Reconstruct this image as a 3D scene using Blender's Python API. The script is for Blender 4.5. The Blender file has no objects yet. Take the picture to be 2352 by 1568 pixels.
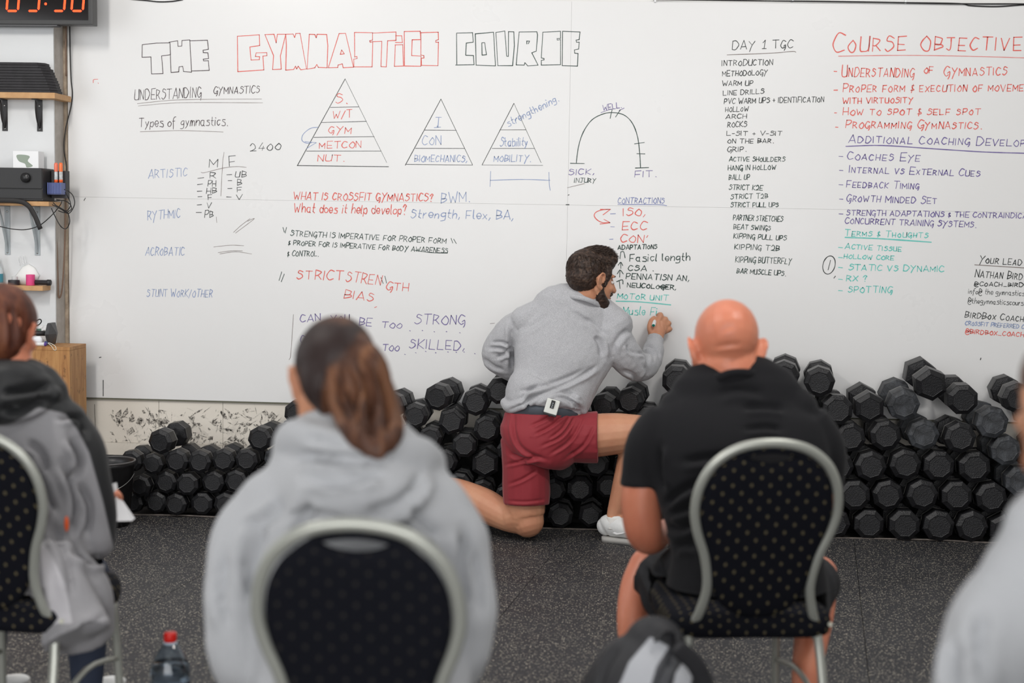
import bpy, bmesh, math, random
import numpy as np
from mathutils import Vector, Matrix, noise as mnoise

C = bpy.context.scene.collection
scene = bpy.context.scene
rng = random.Random(7)

# ------------------------------------------------------------------ camera
F = 3267.0                      # focal length in pixels of a 2352 px wide frame
CAM = Vector((0.0, 0.0, 1.45))
yaw, pitch, roll = math.radians(4.07), math.radians(4.654), math.radians(1.006)
FWD = Vector((-math.sin(yaw) * math.cos(pitch), math.cos(yaw) * math.cos(pitch), -math.sin(pitch)))
R0 = Vector((math.cos(yaw), math.sin(yaw), 0))
U0 = R0.cross(FWD)
RT = R0 * math.cos(roll) + U0 * math.sin(roll)
UP = U0 * math.cos(roll) - R0 * math.sin(roll)
cd = bpy.data.cameras.new('camera')
cam = bpy.data.objects.new('camera', cd)
C.objects.link(cam)
m = Matrix((RT, UP, -FWD)).transposed().to_4x4()
m.translation = CAM
cam.matrix_world = m
cd.sensor_width = 36
cd.lens = F / 2352 * 36
cd.clip_start = 0.05
cd.dof.use_dof = True
cd.dof.focus_distance = 6.75
cd.dof.aperture_fstop = 2.0
scene.camera = cam

# ------------------------------------------------------------------ light
w = bpy.data.worlds.new('world'); scene.world = w; w.use_nodes = True
w.node_tree.nodes['Background'].inputs[0].default_value = (0.92, 0.95, 1.0, 1)
w.node_tree.nodes['Background'].inputs[1].default_value = 0.35

def area(name, loc, aim, sx, sy, power, col):
    l = bpy.data.lights.new(name, 'AREA'); l.shape = 'RECTANGLE'; l.size = sx; l.size_y = sy
    l.energy = power; l.color = col
    o = bpy.data.objects.new(name, l); C.objects.link(o); o.location = loc
    o.rotation_euler = (Vector(aim) - Vector(loc)).to_track_quat('-Z', 'Y').to_euler()
    return o
area('doorway_daylight', (-0.5, -3.2, 2.05), (0.4, 7.0, 0.9), 6.6, 3.2, 246, (1.0, 0.99, 0.982))
area('strip_light_left', (-2.6, 3.1, 3.95), (-1.9, 7.0, 0.9), 0.30, 0.9, 64, (1.0, 0.96, 0.91))
area('strip_light_middle', (1.5, 3.1, 3.95), (1.2, 7.0, 0.7), 0.9, 0.30, 52, (1.0, 0.97, 0.93))
area('skylight_panel', (-0.6, 4.6, 3.75), (-0.4, 5.0, 0.0), 3.2, 1.4, 18, (0.98, 0.985, 1.0))
area('side_door_daylight', (-4.45, 4.3, 1.75), (0.5, 6.7, 0.5), 2.2, 2.2, 36, (0.93, 0.96, 1.0))
scene.view_settings.view_transform = 'Standard'
scene.view_settings.look = 'None'
scene.view_settings.gamma = 1
scene.view_settings.use_curve_mapping = False
scene.view_settings.exposure = 0.19
scene.cycles.use_denoising = True
scene.cycles.max_bounces = 8

# ------------------------------------------------------------------ pixel helpers
def ray(px, py):
    return FWD + RT * ((px - 1176) / F) - UP * ((py - 784) / F)
def P(px, py, D):               # point of the place seen at a pixel, D metres ahead
    return CAM + ray(px, py) * D
def onY(px, py, Y):             # where the sight line meets the plane y = Y
    r = ray(px, py); return CAM + r * (Y / r.y)
def onZ(px, py, Z=0.0):
    r = ray(px, py); return CAM + r * ((Z - CAM.z) / r.z)
def proj(p):
    q = Vector(p) - CAM; z = q.dot(FWD)
    return 1176 + F * q.dot(RT) / z, 784 - F * q.dot(UP) / z, z
YF = onZ(2080, 1244).y          # fronts of the dumbbell pile
YW = YF + 0.40                  # face of the wall
YB = YW - 0.014                 # face of the whiteboard
YP = YW - 0.14                  # face of the pier on the left

# ------------------------------------------------------------------ object helpers
def tag(o, label=None, cat=None, group=None, kind=None):
    if label: o['label'] = label
    if cat: o['category'] = cat
    if group: o['group'] = group
    if kind: o['kind'] = kind
    return o
def empty(name, loc=(0, 0, 0), rot=(0, 0, 0)):
    o = bpy.data.objects.new(name, None); C.objects.link(o)
    o.empty_display_size = 0.05
    o.location = loc; o.rotation_euler = rot
    return o
def mesh_obj(name, me, mat, parent=None, smooth=False):
    o = bpy.data.objects.new(name, me); C.objects.link(o)
    if mat is not None:
        if isinstance(mat, (list, tuple)):
            for x in mat: me.materials.append(x)
        else: me.materials.append(mat)
    if smooth:
        me.polygons.foreach_set('use_smooth', [True] * len(me.polygons))
    if parent is not None: link(o, parent)
    return o
def link(o, parent):
    o.parent = parent
    mw = parent.matrix_basis.copy()
    o.matrix_parent_inverse = mw.inverted()
def obj(name, bm, mat, parent=None, smooth=False, local=False):
    me = bpy.data.meshes.new(name); bmesh.ops.recalc_face_normals(bm, faces=bm.faces)
    bm.to_mesh(me); bm.free()
    o = mesh_obj(name, me, mat, None, smooth)
    if parent is not None:
        o.parent = parent
        if not local: o.matrix_parent_inverse = parent.matrix_basis.inverted()
    return o
def copy_tree(o, parent=None):
    c = o.copy(); C.objects.link(c); c.parent = parent
    for ch in list(o.children): copy_tree(ch, c)
    return c
def struct(o): o['kind'] = 'structure'; return o

def box(bm, lo, hi, bev=0.0, M=None):
    lo, hi = Vector(lo), Vector(hi)
    r = bmesh.ops.create_cube(bm, size=1)
    vs = r['verts']
    for v in vs:
        v.co = Vector([lo[i] + (v.co[i] + .5) * (hi[i] - lo[i]) for i in range(3)])
    if bev > 0:
        es = list({e for v in vs for e in v.link_edges})
        rr = bmesh.ops.bevel(bm, geom=vs + es, offset=bev, segments=2, affect='EDGES', profile=0.6)
        vs = list({v for f in rr['faces'] for v in f.verts})
    if M is not None:
        bmesh.ops.transform(bm, matrix=M, verts=vs)
    return vs
def bxo(name, lo, hi, mat, parent=None, bev=0.0, M=None):
    bm = bmesh.new(); box(bm, lo, hi, bev, M); return obj(name, bm, mat, parent)

def catmull(pts, n=6, closed=False):
    pts = [np.array(p, float) for p in pts]
    if len(pts) < 3: return pts
    if closed: q = [pts[-1]] + pts + [pts[0], pts[1]]
    else: q = [2 * pts[0] - pts[1]] + pts + [2 * pts[-1] - pts[-2]]
    out = []
    for i in range(1, len(q) - 2):
        a, b, c, d = q[i - 1], q[i], q[i + 1], q[i + 2]
        for k in range(n):
            t = k / n
            out.append(.5 * ((2 * b) + (-a + c) * t + (2 * a - 5 * b + 4 * c - d) * t * t + (-a + 3 * b - 3 * c + d) * t ** 3))
    if not closed: out.append(q[-2])
    return out

def tube(bm, pts, rad, seg=12, n=5, ref=None, flat=1.0, cap=True, round_ends=False, closed=False, angs=None):
    """sweep an ellipse along a smoothed path; rad a number or one per point (or pairs across/along ref)"""
    k = len(pts)
    if not isinstance(rad, (list, tuple)): rad = [rad] * k
    rr = [(r, r * flat) if not isinstance(r, (list, tuple)) else r for r in rad]
    full = [list(p) + list(r) for p, r in zip(pts, rr)]
    sm = catmull(full, n, closed) if n > 1 and k > 2 else [np.array(x, float) for x in full]
    Pp = [Vector(x[:3]) for x in sm]; Rr = [(x[3], x[4]) for x in sm]
    N = len(Pp); rings = []
    prev = None
    for i in range(N):
        if closed: t = Pp[(i + 1) % N] - Pp[i - 1]
        else: t = Pp[min(i + 1, N - 1)] - Pp[max(i - 1, 0)]
        if t.length < 1e-9: t = Vector((0, 0, 1))
        t.normalize()
        if ref is not None:
            b = Vector(ref) - t * Vector(ref).dot(t)
            if b.length < 1e-4: b = t.orthogonal()
        elif prev is None: b = t.orthogonal()
        else: b = prev - t * prev.dot(t)
        b.normalize(); prev = b; a = b.cross(t)
        rings.append((Pp[i], a, b, Rr[i], t))
    if round_ends and not closed:
        both = round_ends != 'start'
        def ext(e, sgn):
            p, a, b, r, t = e
            out = []
            for q in (0.35, 0.65, 0.88, 0.985):
                s = math.sqrt(max(0, 1 - q * q))
                out.append((p + t * (sgn * q * (r[0] + r[1]) / 2), a, b, (r[0] * s, r[1] * s), t))
            return out
        rings = list(reversed(ext(rings[0], -1))) + rings + (ext(rings[-1], 1) if both else [])
    vs = []
    for p, a, b, r, t in rings:
        vs.append([bm.verts.new(p + a * (math.cos(2 * math.pi * j / seg) * r[0]) + b * (math.sin(2 * math.pi * j / seg) * r[1])) for j in range(seg)])
    M_ = len(vs)
    for i in range(M_ if closed else M_ - 1):
        A, B = vs[i], vs[(i + 1) % M_]
        for j in range(seg):
            bm.faces.new((A[j], A[(j + 1) % seg], B[(j + 1) % seg], B[j]))
    if cap and not closed:
        bm.faces.new(vs[0][::-1]); bm.faces.new(vs[-1])
    return vs

def ellipsoid(bm, c, r, M=None, seg=20):
    q = bmesh.ops.create_uvsphere(bm, u_segments=seg, v_segments=seg // 2 + 2, radius=1)
    for v in q['verts']: v.co = Vector((v.co.x * r[0], v.co.y * r[1], v.co.z * r[2]))
    if M is not None: bmesh.ops.transform(bm, matrix=M, verts=q['verts'])
    bmesh.ops.translate(bm, vec=Vector(c), verts=q['verts'])
    return q['verts']

def lathe(bm, prof, seg=24, M=None, cap=True):
    """prof: (radius, z) pairs"""
    rings = []
    for r, z in prof:
        rings.append([bm.verts.new((r * math.cos(2 * math.pi * j / seg), r * math.sin(2 * math.pi * j / seg), z)) for j in range(seg)])
    for A, B in zip(rings, rings[1:]):
        for j in range(seg): bm.faces.new((A[j], A[(j + 1) % seg], B[(j + 1) % seg], B[j]))
    if cap: bm.faces.new(rings[0][::-1]); bm.faces.new(rings[-1])
    if M is not None: bmesh.ops.transform(bm, matrix=M, verts=[v for r in rings for v in r])
    return rings

def remeshed(bm, voxel, smooth=4, fac=0.5):
    """one continuous closed surface out of overlapping solids"""
    bmesh.ops.recalc_face_normals(bm, faces=bm.faces)
    me = bpy.data.meshes.new('tmp'); bm.to_mesh(me); bm.free()
    o = bpy.data.objects.new('tmp', me); C.objects.link(o)
    md = o.modifiers.new('r', 'REMESH'); md.mode = 'VOXEL'; md.voxel_size = voxel; md.adaptivity = 0
    if smooth:
        s = o.modifiers.new('s', 'SMOOTH'); s.factor = fac; s.iterations = smooth
    dg = bpy.context.evaluated_depsgraph_get(); dg.update()
    out = bpy.data.meshes.new_from_object(o.evaluated_get(dg))
    bpy.data.objects.remove(o); bpy.data.meshes.remove(me)
    return out

def getco(me):
    a = np.empty(len(me.vertices) * 3); me.vertices.foreach_get('co', a); return a.reshape(-1, 3)
def getno(me):
    a = np.empty(len(me.vertices) * 3); me.vertices.foreach_get('normal', a); return a.reshape(-1, 3)
def setco(me, a):
    me.vertices.foreach_set('co', a.ravel()); me.update()
def npproj(co):
    q = co - np.array(CAM); z = q @ np.array(FWD)
    return 1176 + F * (q @ np.array(RT)) / z, 784 - F * (q @ np.array(UP)) / z, z
def creases(me, lines, facing=True):
    """press folds into a surface: each line is (depth_m, width_px, [(px,py),...]) with a raised lip beside it"""
    co = getco(me); no = getno(me)
    X, Y, Z = npproj(co)
    view = (co - np.array(CAM)); view /= np.linalg.norm(view, axis=1)[:, None]
    front = np.clip(-(view * no).sum(1) * 2.5 + 0.2, 0, 1) if facing else 1
    disp = np.zeros(len(co))
    for dep, wd, pts in lines:
        pts = catmull(pts, 5) if len(pts) > 2 else [np.array(p, float) for p in pts]
        best = np.full(len(co), 1e9); sgn = np.zeros(len(co)); tt = np.zeros(len(co))
        L = len(pts) - 1
        for i in range(L):
            a, b = pts[i], pts[i + 1]; d = b - a; l2 = (d * d).sum() + 1e-9
            t = np.clip(((X - a[0]) * d[0] + (Y - a[1]) * d[1]) / l2, 0, 1)
            ex = X - (a[0] + t * d[0]); ey = Y - (a[1] + t * d[1])
            dd = np.hypot(ex, ey); mk = dd < best
            best = np.where(mk, dd, best); tt = np.where(mk, (i + t) / L, tt)
            sgn = np.where(mk, np.sign(ex * -d[1] + ey * d[0]), sgn)
        fade = np.clip(np.sin(np.pi * np.clip(tt, 0.02, 0.98)) * 1.6, 0, 1)
        s = best / wd
        disp += dep * fade * (-np.exp(-s * s) + 0.55 * np.exp(-((s * sgn - 1.9) ** 2)))
    co += no * (disp * front)[:, None]
    setco(me, co)
def lump(me, amp, scale, seed=0):
    co = getco(me); no = getno(me)
    d = np.array([mnoise.noise(Vector(c) * scale + Vector((seed, seed * 2, 0))) for c in co])
    setco(me, co + no * (d * amp)[:, None])

# ------------------------------------------------------------------ materials
def lin(c):
    c = [x / 255 for x in c[:3]]
    return tuple((x / 12.92 if x <= 0.04045 else ((x + 0.055) / 1.055) ** 2.4) for x in c) + (1,)
MATS = {}
def mat(name, col, rough=0.6, metal=0.0, spec=0.5, noise=None, bump=None, sheen=0.0, trans=0.0, ior=1.45, emit=0, coat=0.0, sss=0.0):
    """col sRGB 0-255; noise=(scale, amount, second colour); bump=(scale, strength, distance)"""
    if name in MATS: return MATS[name]
    m = bpy.data.materials.new(name); m.use_nodes = True; nt = m.node_tree
    b = nt.nodes['Principled BSDF']
    b.inputs['Base Color'].default_value = lin(col); b.inputs['Roughness'].default_value = rough
    b.inputs['Metallic'].default_value = metal; b.inputs['Specular IOR Level'].default_value = spec
    b.inputs['IOR'].default_value = ior; b.inputs['Transmission Weight'].default_value = trans
    b.inputs['Sheen Weight'].default_value = sheen; b.inputs['Coat Weight'].default_value = coat
    if sss:
        b.inputs['Subsurface Weight'].default_value = sss; b.inputs['Subsurface Radius'].default_value = (0.9, .35, .2)
        b.inputs['Subsurface Scale'].default_value = 0.012
    if emit:
        b.inputs['Emission Color'].default_value = lin(col); b.inputs['Emission Strength'].default_value = emit
    tc = nt.nodes.new('ShaderNodeTexCoord')
    if noise:
        n = nt.nodes.new('ShaderNodeTexNoise'); n.inputs['Scale'].default_value = noise[0]; n.inputs['Detail'].default_value = 5
        n.inputs['Roughness'].default_value = 0.65
        nt.links.new(tc.outputs['Object'], n.inputs['Vector'])
        r = nt.nodes.new('ShaderNodeMapRange'); r.inputs[1].default_value = .35; r.inputs[2].default_value = .65
        r.inputs[3].default_value = 0; r.inputs[4].default_value = noise[1]
        nt.links.new(n.outputs['Fac'], r.inputs[0])
        mx = nt.nodes.new('ShaderNodeMix'); mx.data_type = 'RGBA'
        mx.inputs[6].default_value = lin(col); mx.inputs[7].default_value = lin(noise[2])
        nt.links.new(r.outputs[0], mx.inputs[0]); nt.links.new(mx.outputs[2], b.inputs['Base Color'])
    if bump:
        n = nt.nodes.new('ShaderNodeTexNoise'); n.inputs['Scale'].default_value = bump[0]; n.inputs['Detail'].default_value = 4
        nt.links.new(tc.outputs['Object'], n.inputs['Vector'])
        bp = nt.nodes.new('ShaderNodeBump'); bp.inputs['Strength'].default_value = bump[1]; bp.inputs['Distance'].default_value = bump[2]
        nt.links.new(n.outputs['Fac'], bp.inputs['Height']); nt.links.new(bp.outputs[0], b.inputs['Normal'])
    MATS[name] = m
    return m
def nodes(m): return m.node_tree.nodes, m.node_tree.links, m.node_tree.nodes['Principled BSDF']
def ramp(N, L, src, stops):
    r = N.new('ShaderNodeValToRGB'); e = r.color_ramp.elements
    e[0].position, e[0].color = stops[0][0], stops[0][1]; e[1].position, e[1].color = stops[-1][0], stops[-1][1]
    for p_, c_ in stops[1:-1]:
        x = e.new(p_); x.color = c_
    L.new(src, r.inputs[0]); return r
def tnoise(N, L, vec, scale, detail=5, rough=.6, dist=0):
    n = N.new('ShaderNodeTexNoise'); n.inputs['Scale'].default_value = scale; n.inputs['Detail'].default_value = detail
    n.inputs['Roughness'].default_value = rough; n.inputs['Distortion'].default_value = dist
    if vec: L.new(vec, n.inputs['Vector'])
    return n
def mixc(N, L, fac, a, b):
    x = N.new('ShaderNodeMix'); x.data_type = 'RGBA'
    for s, v in ((0, fac), (6, a), (7, b)):
        if isinstance(v, (int, float)): x.inputs[s].default_value = v
        elif isinstance(v, tuple): x.inputs[s].default_value = v
        else: L.new(v, x.inputs[s])
    return x.outputs[2]
def mth(N, L, op, a, b=0.0, c=None, clamp=False):
    x = N.new('ShaderNodeMath'); x.operation = op; x.use_clamp = clamp
    for i, v in enumerate((a, b) if c is None else (a, b, c)):
        if isinstance(v, (int, float)): x.inputs[i].default_value = v
        else: L.new(v, x.inputs[i])
    return x.outputs[0]
W1, K1 = (1, 1, 1, 1), (0, 0, 0, 1)
# ------------------------------------------------------------------ room shell
XP = -2.80                                        # right side of the pier
r_ = ray(125, 400); YP = XP / (r_.x / r_.y)
m_floor = mat('concrete', (44, 43, 43), 0.8, noise=(6, .6, (60, 58, 57)))
m_mat = mat('speckled_rubber', (62, 61, 62), 0.5, spec=.35)
N, L, B = nodes(m_mat)
tc = N.new('ShaderNodeTexCoord')
v = N.new('ShaderNodeTexVoronoi'); v.inputs['Scale'].default_value = 150; v.inputs['Randomness'].default_value = 1
mp = N.new('ShaderNodeMapping'); mp.inputs['Scale'].default_value = (1, 1, 1)
L.new(tc.outputs['Object'], mp.inputs[0])
wn = tnoise(N, L, mp.outputs[0], 60, 2); 
ad = N.new('ShaderNodeVectorMath'); ad.operation = 'MULTIPLY_ADD'; ad.inputs[1].default_value = (.012, .012, .012)
L.new(wn.outputs['Color'], ad.inputs[0]); L.new(mp.outputs[0], ad.inputs[2]); L.new(ad.outputs[0], v.inputs['Vector'])
sep = N.new('ShaderNodeSeparateColor'); L.new(v.outputs['Color'], sep.inputs[0])
pick = mth(N, L, 'GREATER_THAN', sep.outputs[0], .60)
near = mth(N, L, 'LESS_THAN', v.outputs['Distance'], .36)
fl = mth(N, L, 'MULTIPLY', pick, near)
fl = mth(N, L, 'MULTIPLY', fl, mth(N, L, 'MULTIPLY_ADD', sep.outputs[1], .6, .4))
base = tnoise(N, L, tc.outputs['Object'], 2.2, 6, .7)
rb = ramp(N, L, base.outputs['Fac'], [(.3, lin((46, 46, 49))), (.7, lin((64, 64, 66)))])
fine = tnoise(N, L, tc.outputs['Object'], 160, 2)
fb = mixc(N, L, mth(N, L, 'MULTIPLY', fine.outputs['Fac'], .55), rb.outputs[0], lin((46, 45, 47)))
L.new(mixc(N, L, fl, fb, lin((190, 182, 166))), B.inputs['Base Color'])
bp = N.new('ShaderNodeBump'); bp.inputs['Strength'].default_value = .5; bp.inputs['Distance'].default_value = .002
L.new(fine.outputs['Fac'], bp.inputs['Height']); L.new(bp.outputs[0], B.inputs['Normal'])
L.new(mth(N, L, 'MULTIPLY_ADD', base.outputs['Fac'], .35, .42), B.inputs['Roughness'])

XL, XR, YBK, ZC = -4.6, 4.4, -4.2, 4.2
floor = struct(bxo('floor', (XL, YBK, -.12), (XR, YW + .3, -.014), m_floor))
seamA = (onZ(265, 1430), onZ(490, 1305)); dA = (seamA[1] - seamA[0]).normalized(); dA.z = 0
nA = Vector((dA.y, -dA.x, 0))
def clip(poly, a, b, c):                    # keep a*x+b*y<=c
    out = []
    for i in range(len(poly)):
        p, q = poly[i], poly[(i + 1) % len(poly)]
        dp, dq = a * p[0] + b * p[1] - c, a * q[0] + b * q[1] - c
        if dp <= 0: out.append(p)
        if dp * dq < 0:
            t = dp / (dp - dq); out.append((p[0] + t * (q[0] - p[0]), p[1] + t * (q[1] - p[1])))
    return out
m_edge = mat('worn_mat_edge', (112, 104, 98), .8, noise=(30, .8, (70, 66, 64)))
o0 = seamA[0]
wB = (onZ(1175, 1385) - o0).dot(nA)
strips = [-2.6, -1.3, 0, wB, wB * 2, wB * 3, wB * 4, wB * 5]
cross0 = (onZ(1950, 1411) - o0).dot(dA)
for i in range(len(strips) - 1):
    u0, u1 = strips[i] + .0012, strips[i + 1] - .0012
    off = cross0 + (0 if i % 2 == 1 else .62) - 1.85 * 5
    for k in range(9):
        v0, v1 = off + 1.85 * k + .0012, off + 1.85 * (k + 1) - .0012
        poly = [(o0 + nA * a + dA * b)[:2] for a, b in ((u0, v0), (u1, v0), (u1, v1), (u0, v1))]
        for cl in ((1, 0, XR), (-1, 0, -XL), (0, 1, 6.745), (0, -1, -YBK)): 
            poly = clip(poly, *cl)
            if len(poly) < 3: break
        if len(poly) < 3: continue
        bm = bmesh.new()
        top = [bm.verts.new((x, y, 0)) for x, y in poly]; bot = [bm.verts.new((x, y, -.014)) for x, y in poly]
        bm.faces.new(top); bm.faces.new(bot[::-1])
        for q in range(len(poly)):
            bm.faces.new((top[q], bot[q], bot[(q + 1) % len(poly)], top[(q + 1) % len(poly)]))
        obj('rubber_mat', bm, m_mat, floor)
# worn lip where the matting ends in front of the dumbbells
bm = bmesh.new()
pts = [(x, 6.748 + .004 * math.sin(x * 5) + .003 * math.sin(x * 17), .001 + .0025 * (1 + math.sin(x * 9 + 1) * .7)) for x in np.arange(-4.5, 4.3, .08)]
tube(bm, pts, .0045, seg=6, n=1)
struct(obj('trim_1', bm, m_edge, None, True))

# painted masonry wall, scuffed by the dumbbells below the whiteboard
m_wall = mat('cream_wall_paint', (226, 219, 207), 0.55)
N, L, B = nodes(m_wall)
tc = N.new('ShaderNodeTexCoord'); sx = N.new('ShaderNodeSeparateXYZ'); L.new(tc.outputs['Object'], sx.inputs[0])
wz = tnoise(N, L, tc.outputs['Object'], 5, 3)
zz = mth(N, L, 'MULTIPLY_ADD', wz.outputs['Fac'], .16, sx.outputs['Z'])
band = ramp(N, L, zz, [(0.02, K1), (.30, W1), (.46, W1), (.545, K1)])
xx = mth(N, L, 'MULTIPLY_ADD', wz.outputs['Fac'], .3, sx.outputs['X'])
mr = N.new('ShaderNodeMapRange'); mr.inputs[1].default_value = -2.42; mr.inputs[2].default_value = -2.15; L.new(xx, mr.inputs[0])
reg = mth(N, L, 'MULTIPLY', band.outputs[0], mr.outputs[0])
dw = tnoise(N, L, tc.outputs['Object'], 7, 3)
av = N.new('ShaderNodeVectorMath'); av.operation = 'MULTIPLY_ADD'; av.inputs[1].default_value = (.10, .10, .10)
L.new(dw.outputs['Color'], av.inputs[0]); L.new(tc.outputs['Object'], av.inputs[2])
vo = N.new('ShaderNodeTexVoronoi'); vo.feature = 'DISTANCE_TO_EDGE'; vo.inputs['Scale'].default_value = 13; L.new(av.outputs[0], vo.inputs['Vector'])
lines = ramp(N, L, vo.outputs['Distance'], [(0, W1), (.025, (.4, .4, .4, 1)), (.06, K1)])
pk = tnoise(N, L, tc.outputs['Object'], 17, 4, .7)
pr = ramp(N, L, pk.outputs['Fac'], [(.50, K1), (.60, W1)])
sm = tnoise(N, L, tc.outputs['Object'], 10, 6, .75, 1.2)
sr = ramp(N, L, sm.outputs['Fac'], [(.50, K1), (.72, (.7, .7, .7, 1))])
k1 = mth(N, L, 'MULTIPLY', lines.outputs[0], pr.outputs[0])
k2 = mth(N, L, 'ADD', k1, mth(N, L, 'MULTIPLY', sr.outputs[0], .55), clamp=True)
k3 = mth(N, L, 'MULTIPLY', k2, reg)
grime = tnoise(N, L, tc.outputs['Object'], 3, 5)
gb = mixc(N, L, mth(N, L, 'MULTIPLY', grime.outputs['Fac'], .35), lin((232, 226, 215)), lin((205, 196, 182)))
L.new(mixc(N, L, mth(N, L, 'MULTIPLY', k3, .9), gb, lin((52, 47, 44))), B.inputs['Base Color'])
m_paint = mat('white_wall_paint', (226, 226, 224), .6, noise=(2.5, .35, (205, 203, 199)), bump=(30, .12, .003))
m_gap = mat('dark_joint', (70, 66, 58), .8)
wall = struct(bxo('wall_back', (XL, YW + .006, -.014), (XR, YW + .3, ZC), m_paint))
xs = [XP - .6, onY(365, 960, YW).x, onY(512, 960, YW).x] 
xs += [xs[-1] + .34 * k for k in range(1, 18)]
xs = [x for x in xs if x < XR - .1] + [XR]
for a, b in zip(xs, xs[1:]):
    bxo('wall_panel', (a + .0012, YW, .30), (b - .0012, YW + .006, .522), m_wall, wall, .0008)
    bxo('wall_panel', (a + .0012, YW - .004, -.014), (b - .0012, YW + .006, .2985), m_wall, wall, .0008)
cr = bmesh.new()
tube(cr, [onY(218, y, YW - .0005) + Vector((.002 * math.sin(y), 0, 0)) for y in (928, 940, 955, 962, 975, 990, 1005)], .0012, seg=5, n=2)
obj('crack', cr, m_gap, wall)
dk = mat('scuff_rubber', (52, 47, 44), .8)
N, L, B = nodes(dk); tc = N.new('ShaderNodeTexCoord'); q_ = tnoise(N, L, tc.outputs['Object'], 70, 6, .8, 1.0)
L.new(ramp(N, L, q_.outputs['Fac'], [(.44, (.03, .03, .03, 1)), (.62, (.9, .9, .9, 1))]).outputs[0], B.inputs['Alpha'])
bm = bmesh.new(); r2 = random.Random(3)
spots = [(275, 967), (295, 990), (302, 960), (330, 945), (340, 968), (312, 1000), (360, 955), (425, 948), (437, 940), (455, 945), (452, 972), (470, 955), (480, 985), (515, 955), (530, 955), (560, 948), (572, 958), (590, 955), (600, 965), (548, 985), (620, 955), (640, 965), (260, 960), (330, 1010), (400, 975), (455, 1005), (500, 980), (385, 965), (590, 985)]
for (x, y) in spots + [(250 + r2.random() * 410, 940 + r2.random() * 90) for _ in range(200)]:
    p = onY(x, y, YW - .0006); a = r2.random() * 6.3; l = (.008 + .026 * r2.random()); wd = l * (.08 + .75 * r2.random() ** 2)
    ux, uz = math.cos(a), math.sin(a)
    q = [(-l, 0), (-.2 * l, wd * .8), (l, wd * .2), (.3 * l, -wd)]
    bm.faces.new([bm.verts.new((p.x + u * ux - v_ * uz, p.y, p.z + u * uz + v_ * ux)) for u, v_ in q])
tag(obj('scuff_marks', bm, dk, wall), kind='stuff')

m_gap_shade = mat('heap_gap_shade', (26, 26, 27), .8, noise=(12, .5, (40, 39, 38)))  # dark sheets added behind the heaps, painting the gaps as deep shade
struct(bxo('heap_shade_left', (XP + .02, YW - .0115, -.013), (-1.50, YW - .0045, .235), m_gap_shade, None, .001))
struct(bxo('heap_shade_right', (-1.498, YW - .0115, -.013), (XR - .01, YW - .0045, .40), m_gap_shade, None, .001))
struct(bxo('ceiling', (XL, YBK, ZC), (XR, YW + .3, ZC + .15), mat('ceiling_paint', (200, 202, 204), .8)))
m_side = mat('side_wall_paint', (178, 178, 176), .8)
struct(bxo('wall_right', (XR, YBK, -.014), (XR + .2, YW + .3, ZC), m_side))
struct(bxo('wall_left', (XL - .2, YBK, -.014), (XL, YW + .3, ZC), m_side))
# pier that carries the shelves
m_pier = mat('pier_white_board', (218, 220, 221), .5, noise=(3, .4, (208, 209, 210)), bump=(14, .15, .004))
m_pside = mat('pier_side_timber', (190, 184, 177), .7, noise=(9, .6, (150, 140, 130)), bump=(40, .2, .002))
pier = struct(bxo('wall_pier', (XL, YP + .012, -.014), (XP - .012, YW - .001, ZC - .001), m_pside))
bxo('face_board', (XL, YP, 0), (XP, YP + .012, ZC - .002), m_pier, pier, .002)
bxo('side_board', (XP - .012, YP + .0125, 0), (XP, YW - .022, ZC - .002), m_pside, pier, .001)
bxo('edge_batten', (XP, YW - .03, .35), (XP + .016, YW - .002, ZC - .002), mat('batten_tan', (176, 160, 140), .7, noise=(20, .7, (120, 104, 90))), pier, .002)
# ------------------------------------------------------------------ whiteboard and everything written on it
m_board = mat('whiteboard_enamel', (229, 229, 229), .28, spec=.4)
N, L, B = nodes(m_board)
tc = N.new('ShaderNodeTexCoord')
vo = N.new('ShaderNodeTexVoronoi'); vo.inputs['Scale'].default_value = 7.5; L.new(tc.outputs['Object'], vo.inputs['Vector'])
sp_ = N.new('ShaderNodeSeparateColor'); L.new(vo.outputs['Color'], sp_.inputs[0])
rad = mth(N, L, 'MULTIPLY', mth(N, L, 'POWER', sp_.outputs[1], 3.0), .045)
sp = mth(N, L, 'MULTIPLY', mth(N, L, 'LESS_THAN', vo.outputs['Distance'], rad), mth(N, L, 'GREATER_THAN', sp_.outputs[0], .45))
g = tnoise(N, L, tc.outputs['Object'], 1.6, 5, .6)
gb = mixc(N, L, mth(N, L, 'MULTIPLY', g.outputs['Fac'], .3), lin((231, 231, 231)), lin((216, 215, 212)))
L.new(mixc(N, L, mth(N, L, 'MULTIPLY', sp, .65), gb, lin((70, 76, 74))), B.inputs['Base Color'])
L.new(mth(N, L, 'MULTIPLY_ADD', g.outputs['Fac'], .10, .24), B.inputs['Roughness'])
ZB0, ZBJ, ZB1 = .531, 1.557, 2.553
XJ = -.240
board = empty('whiteboard', (XJ, YB, ZB0))
tag(board, 'large white wall-mounted whiteboard covered in handwritten gymnastics course notes', 'whiteboard')
bev = .0003
for x0, x1 in ((XP + .017, XJ), (XJ, 2.2), (2.2, 4.39)):
    for z0, z1 in ((ZB0, ZBJ), (ZBJ, ZB1)):
        bxo('board_panel', (x0 + bev, YB, z0 + bev), (x1 - bev, YW - .0005, z1 - bev), m_board, board, .0002)
bxo('bottom_edge', (XP + .017, YB + .001, ZB0 - .007), (4.39, YW - .0005, ZB0 - .0005), mat('board_underside', (104, 104, 88), .7), board)

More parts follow.
